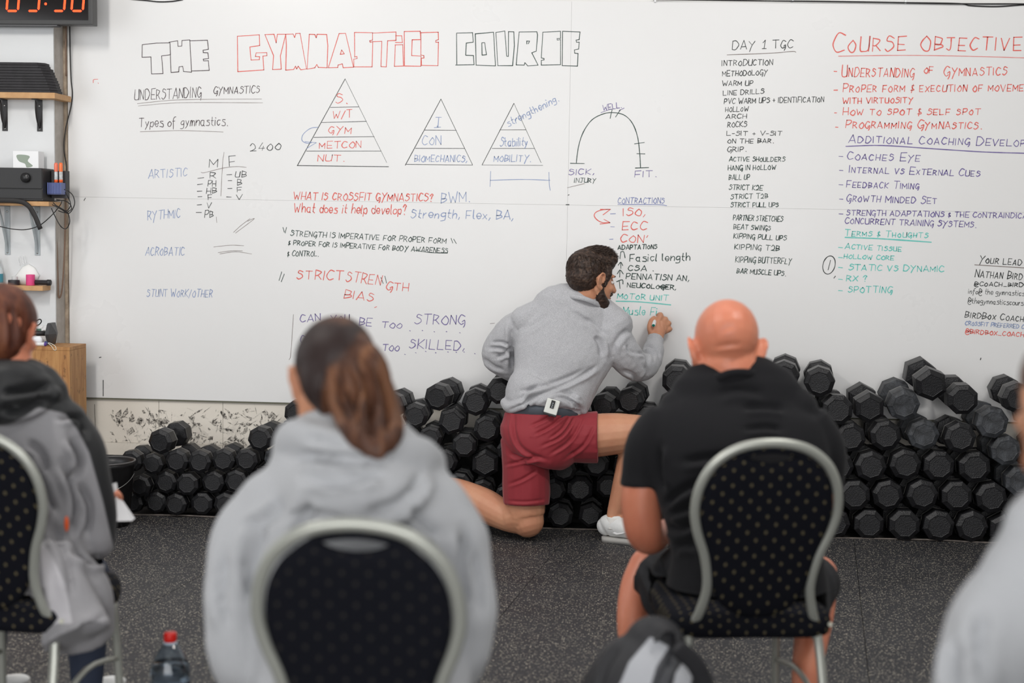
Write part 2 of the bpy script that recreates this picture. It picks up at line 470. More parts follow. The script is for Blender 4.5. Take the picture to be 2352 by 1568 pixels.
INK = {'red': (222, 92, 82), 'blue': (134, 151, 190), 'dark': (60, 46, 50), 'green': (34, 58, 52), 'black': (44, 48, 48),
       'purple': (104, 90, 150), 'teal': (92, 196, 186), 'faint': (128, 118, 114), 'pink': (219, 132, 128), 'bpurple': (120, 130, 178)}
YI = YB - .0006
class Ink:
    def __init__(s): s.v, s.f = [], []
    def stroke(s, pts, w):
        """pts in photograph pixels; w line width in pixels; broken at sharp corners so the line keeps its width"""
        run = [pts[0]]
        for i in range(1, len(pts)):
            run.append(pts[i])
            if i < len(pts) - 1:
                a = (pts[i][0] - pts[i - 1][0], pts[i][1] - pts[i - 1][1]); b = (pts[i + 1][0] - pts[i][0], pts[i + 1][1] - pts[i][1])
                la, lb = math.hypot(*a), math.hypot(*b)
                if la * lb > 0 and (a[0] * b[0] + a[1] * b[1]) / (la * lb) < .72:
                    s.run(run, w); run = [pts[i]]
        s.run(run, w)
    def run(s, pts, w):
        P3 = [onY(x, y, YI) for x, y in pts]
        n = len(P3)
        if n < 2: return
        h0 = w * .66 / 460
        b = len(s.v)
        for i in range(n):
            t = P3[min(i + 1, n - 1)] - P3[max(i - 1, 0)]
            if t.length < 1e-9: t = Vector((1, 0, 0))
            t.normalize(); nn = Vector((-t.z, 0, t.x))
            h = h0 * (.82 + .36 * mnoise.noise(Vector((P3[i].x * 40, P3[i].z * 40, 3.1))) + (.0 if 0 < i < n - 1 else -.12))
            e = t * (h0 * .5 * (-1 if i == 0 else 1 if i == n - 1 else 0))
            s.v += [P3[i] + nn * h + e, P3[i] - nn * h + e]
        for i in range(n - 1):
            k = b + 2 * i; s.f.append((k, k + 1, k + 3, k + 2))
    def done(s, color, label=None, name='writing'):
        col = INK[color]
        mm = mat('ink_' + color, col, .55, noise=(55, .5, tuple(min(255, c + (255 - c) * .3) for c in col)))
        me = bpy.data.meshes.new(name); me.from_pydata([tuple(v) for v in s.v], [], s.f)
        o = mesh_obj(name, me, mm, board)
        if label: o['label'] = label
        o['kind'] = 'stuff'
        return o
# single-stroke letters: two digits per point, x then y; baseline y=2, capitals reach 9; ~ = rounded stroke
G = {
'A': '02 39 62;14 54', 'B': '02 09;~09 48 47 35 05;~05 45 54 33 02', 'C': '~58 29 06 04 22 53', 'D': '02 09;~09 39 66 54 32 02',
'E': '59 09 02 52;05 45', 'F': '59 09 02;05 45', 'G': '~58 29 06 04 22 43;~34 55 52 40', 'H': '02 09;59 52;05 55', 'I': '02 09',
'J': '09 59;~39 34 22 03', 'K': '02 09;59 05 52', 'L': '09 02 52', 'M': '02 08 34 68 62', 'N': '02 09 52 59', 'O': '~38 16 04 22 42 54 56 38',
'P': '02 09;~09 49 57 35 05', 'Q': '~38 16 04 22 42 54 56 38;33 61', 'R': '02 09;~09 48 47 25 05;25 52', 'S': '~58 29 17 46 54 22 03',
'T': '09 69;39 32', 'U': '~09 03 22 53 59;59 52', 'V': '09 32 69', 'W': '09 22 46 62 89', 'X': '08 52;02 58', 'Y': '09 36;~69 35 10',
'Z': '08 58 02 52', '0': '~38 16 04 22 42 54 56 38', '1': '17 39 32;12 52', '2': '~07 29 47 44 02;02 52', '4': '39 04 54;46 32',
'a': '~46 16 04 22 43;46 42 52', 'b': '08 02;~05 36 44 32 02', 'c': '~46 16 04 22 43', 'd': '~45 16 04 22 43;48 42', 'e': '~04 44 36 16 04 22 43',
'f': '~49 29 17 12 10;06 36', 'g': '~46 16 04 23 44;~46 41 20 00', 'h': '09 02;~04 26 45 42', 'i': '06 02;08 08', 'j': '~16 11 00;18 18', 'k': '08 02;36 04 32',
'l': '~09 03 12', 'm': '06 02;~04 16 25 22;~24 36 55 52', 'n': '06 02;~04 26 45 42', 'o': '~26 05 03 22 43 45 26', 'p': '06 00;~05 36 44 32 03',
'q': '~46 16 04 23 44;46 40', 'r': '06 02;~04 26 36', 's': '~46 16 15 44 42 12 02', 't': '19 13 32;06 36', 'u': '~06 03 22 43;46 42', 'v': '06 22 46', 'w': '~06 12 24 42 66',
'x': '06 42;02 46', 'y': '06 23;~46 22 00', 'z': '06 46 02 42', '.': '12 12', ',': '13 01', '?': '~07 29 48 37 24;22 22', '-': '05 35', '+': '05 45;27 23',
'/': '01 49', '$': '~37 17 15 34 33 03;28 11', '@': '~45 26 14 23 44 46 54 66 48 19 05 02 30 61', '_': '02 52', "'": '19 07', '!': '09 04;02 02', '&': '~52 17 29 37 04 22 54'}
def glyph(ch):
    out = []; mx = 0
    for st in G[ch].split(';'):
        sm = st.startswith('~'); st = st.lstrip('~')
        p = [(int(a[0]), int(a[1]) - 2) for a in st.split()]
        mx = max(mx, max(x for x, _ in p))
        if len(p) == 2 and p[0] == p[1]: p = [p[0], (p[0][0] + .5, p[0][1] - .4)]
        out.append((p, sm))
    return out, mx
def write(ink, s, x0, y0, x1, y1, h, w=1.6, mode='caps', slant=0.10):
    """lay a line of handwriting from (x0,y0) to (x1,y1); h = height of a capital in pixels"""
    r = random.Random(s); cur = 0; items = []
    for ch in s:
        if ch == ' ': cur += 4.2; continue
        k = 1.0; c = ch
        if mode == 'caps' and ch.islower(): c = ch.upper(); k = .78
        gl, mx = glyph(c)
        if mx == 0: mx = .6
        items.append((cur, gl, k)); cur += mx * k + 2.0
    total = cur - 2.0
    dx, dy = x1 - x0, y1 - y0; ln = math.hypot(dx, dy); ux, uy = dx / ln, dy / ln
    sx = ln / total; sy = h / 7.0
    for at, gl, k in items:
        jy = r.uniform(-.35, .35); jr = r.uniform(-.06, .06); js = k * r.uniform(.92, 1.07)
        for p, sm in gl:
            q = [(a + r.uniform(-.18, .18), b + r.uniform(-.18, .18)) for a, b in p]
            if sm and len(q) > 2: q = [tuple(z) for z in catmull(q, 4)]
            pts = []
            for a, b in q:
                b2 = (b * js + jy * .6) * sy; a2 = (at + a * js) * sx + b2 * (slant + jr)
                pts.append((x0 + ux * a2 + uy * b2, y0 + uy * a2 - ux * b2 * 1.0))
            ink.stroke(pts, w * r.uniform(.9, 1.12))
def T(color, rows, label=None, w=1.7):
    ink = Ink()
    for row in rows:
        s, x0, y0, x1, y1, h = row[:6]; kw = row[6] if len(row) > 6 else {}
        kw = dict(kw); ww = kw.pop('w', w)
        write(ink, s, x0, y0, x1, y1, h, ww, **kw)
    ink.done(color, label)
def Lines(color, lst, w=1.6, label=None, name='drawn_lines', smooth=True):
    ink = Ink()
    for l in lst:
        ww = w
        if isinstance(l, tuple) and isinstance(l[0], (int, float)) and isinstance(l[1], list): ww, l = l
        p = catmull(l, 5) if smooth and len(l) > 2 else l
        ink.stroke([tuple(a) for a in p], ww)
    ink.done(color, label, name)
def z5(s):     # coordinates read in an enlarged crop of the left title area
    return [(280 + float(a) / 3.675, 50 + float(b) / 3.675) for a, b in (q.split(',') for q in s.split())]
def z6(s):
    return [(880 + float(a) / 3.675, 50 + float(b) / 3.675) for a, b in (q.split(',') for q in s.split())]
# block-letter title
Lines('dark', [z5(s) for s in (
 '172,193 290,180 405,178 410,278 335,288 347,437 250,440 245,297 170,300 172,193',
 '398,172 470,160 473,207 505,205 507,158 573,153 588,425 520,420 513,376 482,380 480,422 415,428 405,178',
 '573,160 722,156 730,232 685,240 687,260 725,262 732,310 687,315 690,330 730,328 737,410 590,415')], 1.8, 'dark outlined word THE', 'writing', False)
Lines('red', [z5(s) for s in (
 '975,122 1160,110 1163,200 1080,213 1090,323 1160,320 1163,295 1127,292 1133,262 1222,260 1224,286 1190,290 1198,406 978,421 975,122',
 '1207,108 1284,105 1302,178 1312,105 1383,105 1338,287 1345,400 1272,403 1280,285 1207,108',
 '1383,105 1445,103 1458,133 1468,99 1504,98 1558,398 1510,405 1488,375 1475,398 1465,375 1450,402 1383,408 1388,200 1383,105',
 '1582,105 1628,107 1640,135 1648,105 1728,107 1738,200 1732,388 1658,385 1645,360 1628,388 1563,400 1582,105',
 '1833,100 1888,98 1955,383 1868,388 1860,355 1825,365 1822,386 1742,388 1833,100', '1855,238 1843,275 1877,270 1855,238',
 '1963,90 2115,92 2115,155 2092,160 2095,172 2117,168 2112,380 1958,380 1957,315 1985,310 1983,292 1965,297 1963,90',
 '2115,95 2313,86 2313,157 2243,160 2232,380 2187,378 2193,165 2117,168')] + [z6(s) for s in (
 '105,118 157,118 163,175 103,175', '100,195 165,193 172,373 95,376 103,195',
 '178,82 313,80 318,150 245,152 240,285 320,290 318,375 180,373 178,82',
 '318,92 465,88 467,150 445,158 445,173 467,172 462,370 325,368 322,308 345,305 343,285 318,280 318,92')], 1.9, 'red outlined word GYMNASTICS', 'writing', False)
Lines('green', [z6(s) for s in (
 '620,95 755,92 760,172 702,180 697,282 762,285 768,362 612,365', '620,100 622,358',
 '778,102 932,88 948,372 785,366 778,102', '833,178 857,176 872,278 835,281 833,178',
 '952,90 1027,78 1043,290 1057,292 1058,83 1103,85 1108,200 1093,370 968,370 952,90',
 '1148,86 1297,84 1303,110 1293,247 1255,262 1308,366 1220,372 1197,345 1190,366 1123,364 1148,86', '1213,187 1212,163 1236,163 1226,185',
 '1348,88 1497,80 1497,140 1468,142 1470,155 1497,150 1497,362 1335,366 1335,325 1358,322 1358,310 1335,305 1348,88',
 '1515,80 1662,86 1655,150 1628,155 1632,172 1655,172 1650,230 1615,237 1617,265 1645,268 1640,374 1512,370 1515,80')], 1.8, 'dark green outlined word COURSE', 'writing', False)
# left column
T('dark', [('UNDERSTANDING', 309, 230, 462, 223, 23), ('GYMNASTICS', 491, 216, 596, 213, 16), ('Types of gymnastics.', 319, 292, 522, 287, 21, {'mode': 'low'})], 'dark headings at the left', 1.5)
Lines('faint', [z5('130,690 500,658 1180,652'), z5('138,710 500,683 1188,684'), z5('155,928 500,918 855,930'), z5('862,1100 850,1200 835,1470'), z5('668,1270 700,1272 850,1235 960,1222 1050,1228'),
  [(300 + a / 4.355, 360 + b / 4.355) for a, b in ((1030, 755), (1100, 690), (1195, 618))], [(300 + a / 4.355, 360 + b / 4.355) for a, b in ((1050, 762), (1222, 632), (1222, 620), (1170, 645))],
  [(491, 567), (529, 563), (560, 564)], [(501, 580), (529, 576), (557, 576)], [(505, 583), (541, 578), (578, 583)], [(497, 498), (498, 511)], [(674, 722), (668, 811), (664, 826)], [(1126, 743), (1136, 742)]], 1.1)
T('black', [('2400', 575, 347, 645, 343, 17), ('M', 480, 384, 500, 384, 22), ('F', 527, 382, 543, 380, 24), ('R', 482, 409, 496, 409, 14), ('PH', 477, 428, 495, 428, 13), ('HB', 474, 444, 497, 443, 12), ('F', 478, 459, 488, 458, 12),
  ('V', 474, 478, 485, 478, 13), ('PB', 470, 500, 490, 499, 16), ('UB', 540, 407, 565, 408, 14), ('B', 545, 425, 555, 425, 14), ('F', 545, 441, 556, 440, 11), ('V', 542, 459, 557, 458, 12)], None, 1.5)
Lines('black', [[(300 + a / 4.355, 360 + b / 4.355), (300 + c / 4.355, 360 + d / 4.355)] for a, b, c, d in ((672, 215, 732, 208), (668, 278, 720, 272), (666, 345, 714, 342), (674, 400, 714, 397), (665, 482, 710, 478), (655, 557, 708, 557), (962, 180, 1012, 178), (975, 238, 1012, 238), (972, 317, 1014, 316), (960, 401, 1007, 403))], 1.7)
T('blue', [('ARTISTIC', 341, 410, 430, 404, 19), ('RYTHMIC', 339, 506, 414, 499, 20), ('ACROBATIC', 334, 586, 423, 586, 19), ('STUNT WORK/OTHER', 337, 681, 487, 682, 17)], 'pale blue list of gymnastics types', 1.5)
# triangles
Lines('black', [(1.7, z5('1480,1215 1884,482')), (1.0, z5('1884,482 2235,1187')), (1.7, z5('1480,1213 2250,1223')), z5('1760,722 2000,718'), z5('1685,850 2063,840'), z5('1620,975 2130,969'), z5('1557,1091 2188,1091'),
  (1.6, z6('187,1210 488,652')), z6('488,652 755,1207'), z6('347,914 618,916'), z6('273,1068 688,1069'), z6('190,1203 755,1209'),
  (1.7, z6('835,1208 1104,688')), (.9, z6('1104,688 1333,1188')), (1.0, z6('835,1208 1348,1212')), z6('985,912 1205,911'), z6('920,1069 1277,1069')], 1.3, 'three dark triangles split into levels', 'drawn_lines', False)
Lines('blue', [z5('1655,890 1590,900 1530,950 1520,1000 1560,1025 1600,1020'), z5('1545,1012 1640,1020'), z5('1640,1020 1560,1068'), z6('908,1262 902,1390'), z6('903,1338 1180,1330 1408,1338'), z6('1399,1270 1402,1360 1410,1422')], 1.5)
T('red', [('S.', 771, 238, 796, 236, 22), ('W/T', 764, 272, 808, 270, 17), ('GYM', 755, 305, 806, 307, 16), ('METCON', 733, 341, 829, 339, 15), ('NUT.', 729, 370, 789, 370, 14)], None, 1.7)
T('blue', [('I', 1004, 292, 1008, 271, .1), ('CON', 970, 333, 1012, 332, 20), ('BIOMECHANICS,', 952, 371, 1072, 372, 15), ('strengthening.', 1168, 291, 1283, 232, 17, {'mode': 'low'}), ('Stability', 1148, 336, 1211, 335, 20, {'mode': 'low'}), ('MOBILITY.', 1134, 371, 1218, 371, 15)], None, 1.6)
Lines('blue', [z6('432,893 485,888'), z6('445,806 492,806'), z6('470,806 462,890')], 1.6)
# wellness curve
Lines('green', [z6('1630,1190 1650,1050 1690,930 1760,830 1850,780 1935,766 2030,785 2100,850 2145,960 2165,1100 2172,1228'), z6('1933,740 1916,815'), z6('2003,742 1962,803'), z6('2122,1030 2205,1018'), z6('2142,1113 2210,1115'), z6('1580,1194 1698,1196'), (2.4, z6('2130,1234 2240,1230'))], 1.8, 'dark arch-shaped curve with tick marks')
T('purple', [('WELL.', 1385, 254, 1427, 247, 12), ('SICK,', 1306, 402, 1364, 400, 13), ('FIT.', 1458, 407, 1506, 405, 14)], None, 1.6)
Lines('purple', [z6('1838,767 1925,735'), z6('1990,750 2035,728')], 1.3)
T('green', [('INJURY', 1319, 419, 1369, 419, 10)], None, 1.4)
Lines('faint', [z6('1555,1400 1700,1365')], 1.2)
# middle block
T('red', [('WHAT IS CROSSFIT GYMNASTICS?', 674, 458, 993, 462, 17), ('What does it help develop?', 675, 487, 932, 492, 21, {'mode': 'low'})], 'red two-line question', 2.0)
T('blue', [('BWM.', 1013, 466, 1078, 462, 24), ('Strength, Flex, BA,', 943, 500, 1178, 504, 20, {'mode': 'low'})], None, 1.8)
T('green', [('STRENGTH IS IMPERATIVE FOR PROPER FORM', 667, 541, 1024, 559, 12), ('$ PROPER FOR IS IMPERATIVE FOR BODY AWARENESS', 662, 562, 1028, 581, 11), ('$ CONTROL.', 660, 588, 731, 588, 12)], 'dark green quotation in three lines', 1.6)
Lines('green', [[(650, 522), (653, 533)], [(658, 522), (655, 535)], [(1036, 547), (1040, 558)], [(1042, 549), (1048, 559)], [(954, 575), (991, 580), (1028, 581)], [(641, 644), (647, 624)], [(646, 647), (653, 629)], [(875, 637), (880, 651)], [(884, 634), (888, 650)]], 1.6)
T('red', [('STRICT', 681, 641, 787, 643, 21), ('STREN', 794, 646, 873, 655, 23), ('GTH', 887, 666, 937, 668, 18), ('BIAS', 790, 684, 857, 692, 19), (',', 861, 705, 865, 706, 10)], 'large red words about strict strength', 1.9)
T('purple', [('CAN', 690, 740, 736, 736, 16), ('YOU', 759, 745, 802, 743, 21), ('BE', 825, 747, 853, 749, 17), ('TOO', 876, 752, 922, 753, 13), ('STRONG', 952, 744, 1067, 745, 22),
  ('CAN', 690, 787, 726, 788, 16), ('YOU', 748, 790, 792, 792, 19), ('BE', 820, 796, 843, 797, 14), ('TOO', 878, 805, 916, 805, 14), ('SKILLED,', 940, 799, 1066, 804, 21)], 'purple question in two lines', 1.8)
Lines('purple', [[(620 + a / 3.92, 580 + b / 3.92), (621.5 + a / 3.92, 580.6 + b / 3.92)] for a, b in ((1258, 702), (1370, 700), (1477, 711), (1587, 710), (1707, 720), (1213, 915), (1310, 900), (1400, 888), (1490, 900), (1600, 893), (1675, 896), (1745, 893), (1842, 908))], 2.0)
# by the writing man
def z4(s): return [(1300 + float(a) / 4.753, 430 + float(b) / 4.753) for a, b in (q.split(',') for q in s.split())]
T('bpurple', [('CONTRACTIONS', 1419, 467, 1526, 467, 13)], None, 1.6)
Lines('bpurple', [z4('565,187 1000,190 1100,200'), z4('485,290 540,288'), z4('488,430 528,432'), z4('475,568 513,566')], 1.6)
T('red', [('ISO,', 1431, 495, 1481, 495, 18), ('ECC', 1429, 528, 1485, 527, 19), ("CON'", 1425, 556, 1487, 557, 18)], None, 2.0)
Lines('red', [z4('480,240 400,245 330,270 308,310 340,355 400,385 480,385'), z4('375,240 485,240'), z4('485,240 405,300'), z4('415,350 480,385'), z4('480,388 372,400')], 2.0)
T('green', [('ADAPTATIONS', 1419, 573, 1509, 571, 10), ('Fasicl length', 1446, 600, 1584, 598, 17, {'mode': 'low'}), ('CSA .', 1443, 621, 1500, 622, 12), ('PENNATISN AN,', 1438, 640, 1582, 645, 13), ('NEUCOLOGER,', 1440, 659, 1552, 665, 10)], 'dark green list beside the kneeling man', 2.0)
Lines('green', [z4('598,705 590,780'), z4('598,705 630,705 645,770'), z4('598,885 598,818'), z4('570,850 598,818 620,855'), z4('585,980 590,903'), z4('560,945 590,903 625,945'), z4('590,1105 580,1015'), z4('552,1030 615,1010 622,1055'),
  z4('1010,1085 1050,1075 1100,1085 1040,1095 1020,1080 1090,1092 1110,1078'), z4('485,1055 520,1055')], 1.9)
T('teal', [('MOTOR UNIT', 1418, 685, 1534, 690, 12), ('Musle Fi', 1430, 722, 1508, 724, 19, {'mode': 'low'})], 'teal words beside the marker tip', 1.9)
Lines('teal', [(2.4, z4('547,1243 800,1250 1143,1283')), z4('488,1350 550,1357')], 2.2)
# programme list
T('black', [('DAY 1 TGC', 1682, 114, 1821, 110, 19), ('INTRODUCTION', 1658, 151, 1775, 149, 13), ('METHODOLOGY', 1659, 175, 1762, 172, 12), ('WARM UP', 1659, 197, 1729, 196, 11), ('LINE DRILLS', 1661, 219, 1754, 215, 11),
  ('PVC WARM UPS + IDENTIFICATION', 1663, 238, 1892, 234, 12), ('HOLLOW', 1666, 257, 1719, 255, 11), ('ARCH', 1667, 273, 1715, 271, 10), ('ROCKS', 1671, 292, 1715, 291, 12), ('L-SIT + V-SIT', 1669, 311, 1796, 311, 10),
  ('ON THE BAR.', 1671, 329, 1776, 328, 10), ('GRIP.', 1671, 349, 1713, 347, 11)], 'black programme list for the first day', 1.6)
T('green', [('ACTIVE SHOULDERS', 1675, 370, 1802, 371, 10), ('HANG IN HOLLOW', 1672, 391, 1782, 389, 11), ('BALL UP', 1674, 413, 1722, 412, 12), ('STRICT K2E'.replace('2', '2'), 1674, 435, 1751, 437, 11),
  ('STRICT T2B', 1678, 457, 1764, 455, 11), ('STRICT PULL UPS', 1678, 475, 1788, 475, 10), ('PARTNER STRETCHES', 1684, 505, 1797, 509, 12), ('BEAT SWINGS', 1685, 526, 1770, 529, 11), ('KIPPING PULL UPS', 1685, 547, 1806, 552, 11),
  ('KIPPING T2B', 1687, 572, 1790, 576, 12), ('KIPPING BUTTERFLY', 1689, 602, 1818, 606, 13), ('BAR MUSCLE UPS.', 1692, 627, 1804, 633, 11)], 'dark green continuation of the programme list', 1.6)
Lines('faint', [[(1670, 126), (1772, 122), (1820, 118), (1828, 120)]], 1.5)
Lines('black', [[(1904.1 + 14 * math.cos(t) + 3 * math.sin(t), 608.4 - 20.8 * math.sin(t)) for t in np.arange(2.2, 9.2, .35)], [(1907.7, 597.5), (1902, 619.6)], [(1918.8, 633.9), (1915.3, 638.6)]], 1.8, 'circled number one')
# right column
T('red', [('Course', 1912, 121, 2080, 116, 42, {'w': 2.4}), ('Objectives', 2114, 115, 2372, 116, 38, {'w': 2.4}), ('Understanding', 1934, 176, 2098, 177, 25), ('OF', 2122, 168, 2142, 168, 14), ('Gymnastics', 2168, 175, 2312, 172, 23),
  ('Proper form $ execution of movement', 1936, 211, 2378, 209, 19), ('WITH VIRTUOSITY', 1935, 238, 2097, 236, 13), ('How to spot $ self spot', 1936, 264, 2251, 263, 17), ('Programming Gymnastics.', 1942, 294, 2253, 296, 19)], 'red list of course objectives', 2.0)
Lines('pink', [[(1926, 129), (2072, 127), (2217, 129), (2360, 133)]], 1.7)
Lines('red', [[(1860 + a / 4.48, 50 + b / 4.48), (1860 + c / 4.48, 50 + d / 4.48)] for a, b, c, d in ((250, 510, 278, 512), (248, 704, 285, 703), (255, 937, 275, 937), (265, 1083, 290, 1085))], 2.2)
T('purple', [('Additional Coaching Development', 1949, 327, 2420, 337, 19), ('Coaches Eye', 1946, 366, 2112, 371, 18), ('Internal vs External Cues', 1950, 396, 2250, 405, 16), ('Feedback Timing', 1944, 430, 2110, 434, 16),
  ('Growth Minded Set', 1944, 462, 2151, 468, 17), ('STRENGTH ADAPTATIONS $ THE CONTRAINDICATIONS', 1944, 494, 2410, 502, 12), ('CONCURRENT TRAINING SYSTEMS.', 1941, 513, 2241, 522, 13)], 'purple list about coaching development', 1.9)
Lines('purple', [(2.2, [(1943, 336), (2027, 334), (2150, 342), (2262, 349), (2360, 352)])] + [[(1927 + i % 2, y), (1936, y + .5)] for i, y in enumerate((359, 391, 424, 457, 491))], 1.9)
T('teal', [('Terms $ Thoughts', 1940, 541, 2131, 546, 14), ('Active tissue', 1941, 571, 2070, 577, 13), ('HOLLOW CORE', 1938, 593, 2053, 597, 10), ('STATIC VS DYNAMIC', 1949, 620, 2167, 624, 13), ('RX ?', 1944, 645, 1990, 646, 13), ('SPOTTING', 1948, 671, 2048, 672, 14)], 'teal list of terms', 2.0)
Lines('teal', [(2.5, [(1941, 545), (2020, 548), (2139, 556)])] + [[(1926, y), (1935, y + .7)] for y in (568, 591, 614, 641, 667)], 2.0)
T('black', [('Your lead coach', 2249, 603, 2410, 613, 16), ('Nathan Bird', 2239, 636, 2348, 642, 18), ('@COACH_BIRDY', 2238, 656, 2362, 659, 9), ('info@ the gymnastics', 2224, 674, 2352, 679, 12, {'mode': 'low', 'w': 1.2}),
  ('@thegymnasticscourse.co', 2223, 696, 2374, 702, 12, {'mode': 'low', 'w': 1.2}), ('BirdBox Coaching', 2216, 729, 2376, 740, 15)], 'black contact lines at the lower right', 1.7)
Lines('faint', [[(2239, 608), (2352, 615)]], 2.0)
T('blue', [('CROSSFIT PREFERRED COURSE', 2217, 746, 2388, 757, 9)], None, 1.7)
T('red', [('@BIRDBOX_COACHING', 2217, 765, 2374, 775, 10)], None, 1.8)
Lines('black', [[(2253, 822), (2252, 826)], [(228, 821), (232, 820)], [(1305, 448 - 0.), (1307, 447)], [(1300, 470), (1307, 470)], [(193, 460), (196, 455)], [(237, 873), (237, 909)], [(1797, 816), (1797.5, 819)]], 2.2)
Lines('red', [[(214, 190), (215, 183), (225, 182)], [(225, 190), (226, 192)]], 1.2)
# ------------------------------------------------------------------ hex dumbbells heaped along the foot of the wall
m_rub = mat('black_dumbbell_rubber', (23, 23, 25), .34, spec=.5, noise=(2.2, .7, (36, 36, 39)), bump=(14, .25, .01))
m_rubc = mat('chalky_dumbbell_rubber', (30, 31, 33), .5, noise=(1.5, .75, (82, 85, 90)), bump=(14, .25, .01))
m_lite = mat('worn_rim_rubber', (132, 130, 126), .6, noise=(60, .6, (60, 60, 60)))
m_chr = mat('knurled_steel', (168, 168, 166), .3, metal=1.0, bump=(600, .5, .0005))
def head_mesh(n, name, rot):
    """unit dumbbell head: circumradius 1, front face at y=0, inner side towards +y"""
    bm = bmesh.new()
    def ring(r, y): return [bm.verts.new((r * math.cos(2 * math.pi * (k + rot) / n), y, r * math.sin(2 * math.pi * (k + rot) / n))) for k in range(n)]
    prof = [(.655, .0), (.70, -.012), (.725, .012), (.965, .17), (1.0, .215), (1.0, 1.02), (.985, 1.03), (.985, 1.10), (1.0, 1.12), (1.0, 1.19), (.93, 1.29), (.55, 1.36)]
    R = [ring(r, y) for r, y in prof]
    f = bm.faces.new(R[0])
    for i, (a, b) in enumerate(zip(R, R[1:])):
        for k in range(n):
            q = bm.faces.new((a[k], a[(k + 1) % n], b[(k + 1) % n], b[k]))
            if i in (6, 7): q.material_index = 1
    bm.faces.new(R[-1][::-1])
    # moulded line across the face
    box(bm, (-.62, -.010, -.012), (.62, .004, .012), 0, Matrix.Rotation(rng.uniform(0, 3.1), 4, 'Y'))
    bmesh.ops.recalc_face_normals(bm, faces=bm.faces)
    me = bpy.data.meshes.new(name); bm.to_mesh(me); bm.free()
    return me
HEADS = {}
for n in (8, 6):
    for k in range(3):
        for mm, nm in ((m_rub, 'plain'), (m_rubc, 'chalk')):
            me = head_mesh(n, 'head', rng.random() if k else .5); me.materials.append(mm); me.materials.append(m_lite)
            HEADS[(n, k, nm)] = me
bm = bmesh.new()
lathe(bm, [(.15, 0), (.17, .12), (.215, .5), (.23, .8), (.215, 1.1), (.17, 1.48), (.15, 1.6)], 12, Matrix.Rotation(-math.pi / 2, 4, 'X'))
bmesh.ops.recalc_face_normals(bm, faces=bm.faces)
grip_me = bpy.data.meshes.new('handle'); bm.to_mesh(grip_me); bm.free(); grip_me.materials.append(m_chr)
grip_me.polygons.foreach_set('use_smooth', [True] * len(grip_me.polygons))
LEN = 1.36 * 2 + 1.36                                # total length in head radii
proto = None; n_db = 0
def dumbbell(c, R, tx, tz, spin, sides, style, label, group):
    """c centre of the front face; tx, tz lean of the axis"""
    global n_db
    root = empty('hex_dumbbell', c, (tx, spin, tz)); root.rotation_mode = 'XYZ'
    root.rotation_euler = (Matrix.Rotation(tz, 3, 'Z') @ Matrix.Rotation(tx, 3, 'X') @ Matrix.Rotation(spin, 3, 'Y')).to_euler()
    root.scale = (R, R, R)
    a = bpy.data.objects.new('head', HEADS[(sides, n_db % 3, style)])
    b = bpy.data.objects.new('head', HEADS[(sides, n_db % 3, style)])
    b.rotation_euler = (0, 0, math.pi); b.location = (0, LEN, 0)
    h = bpy.data.objects.new('handle', grip_me); h.location = (0, 1.24, 0)
    for o in (a, b, h): C.objects.link(o); o.parent = root
    tag(root, label, 'dumbbell', group); n_db += 1
    return root
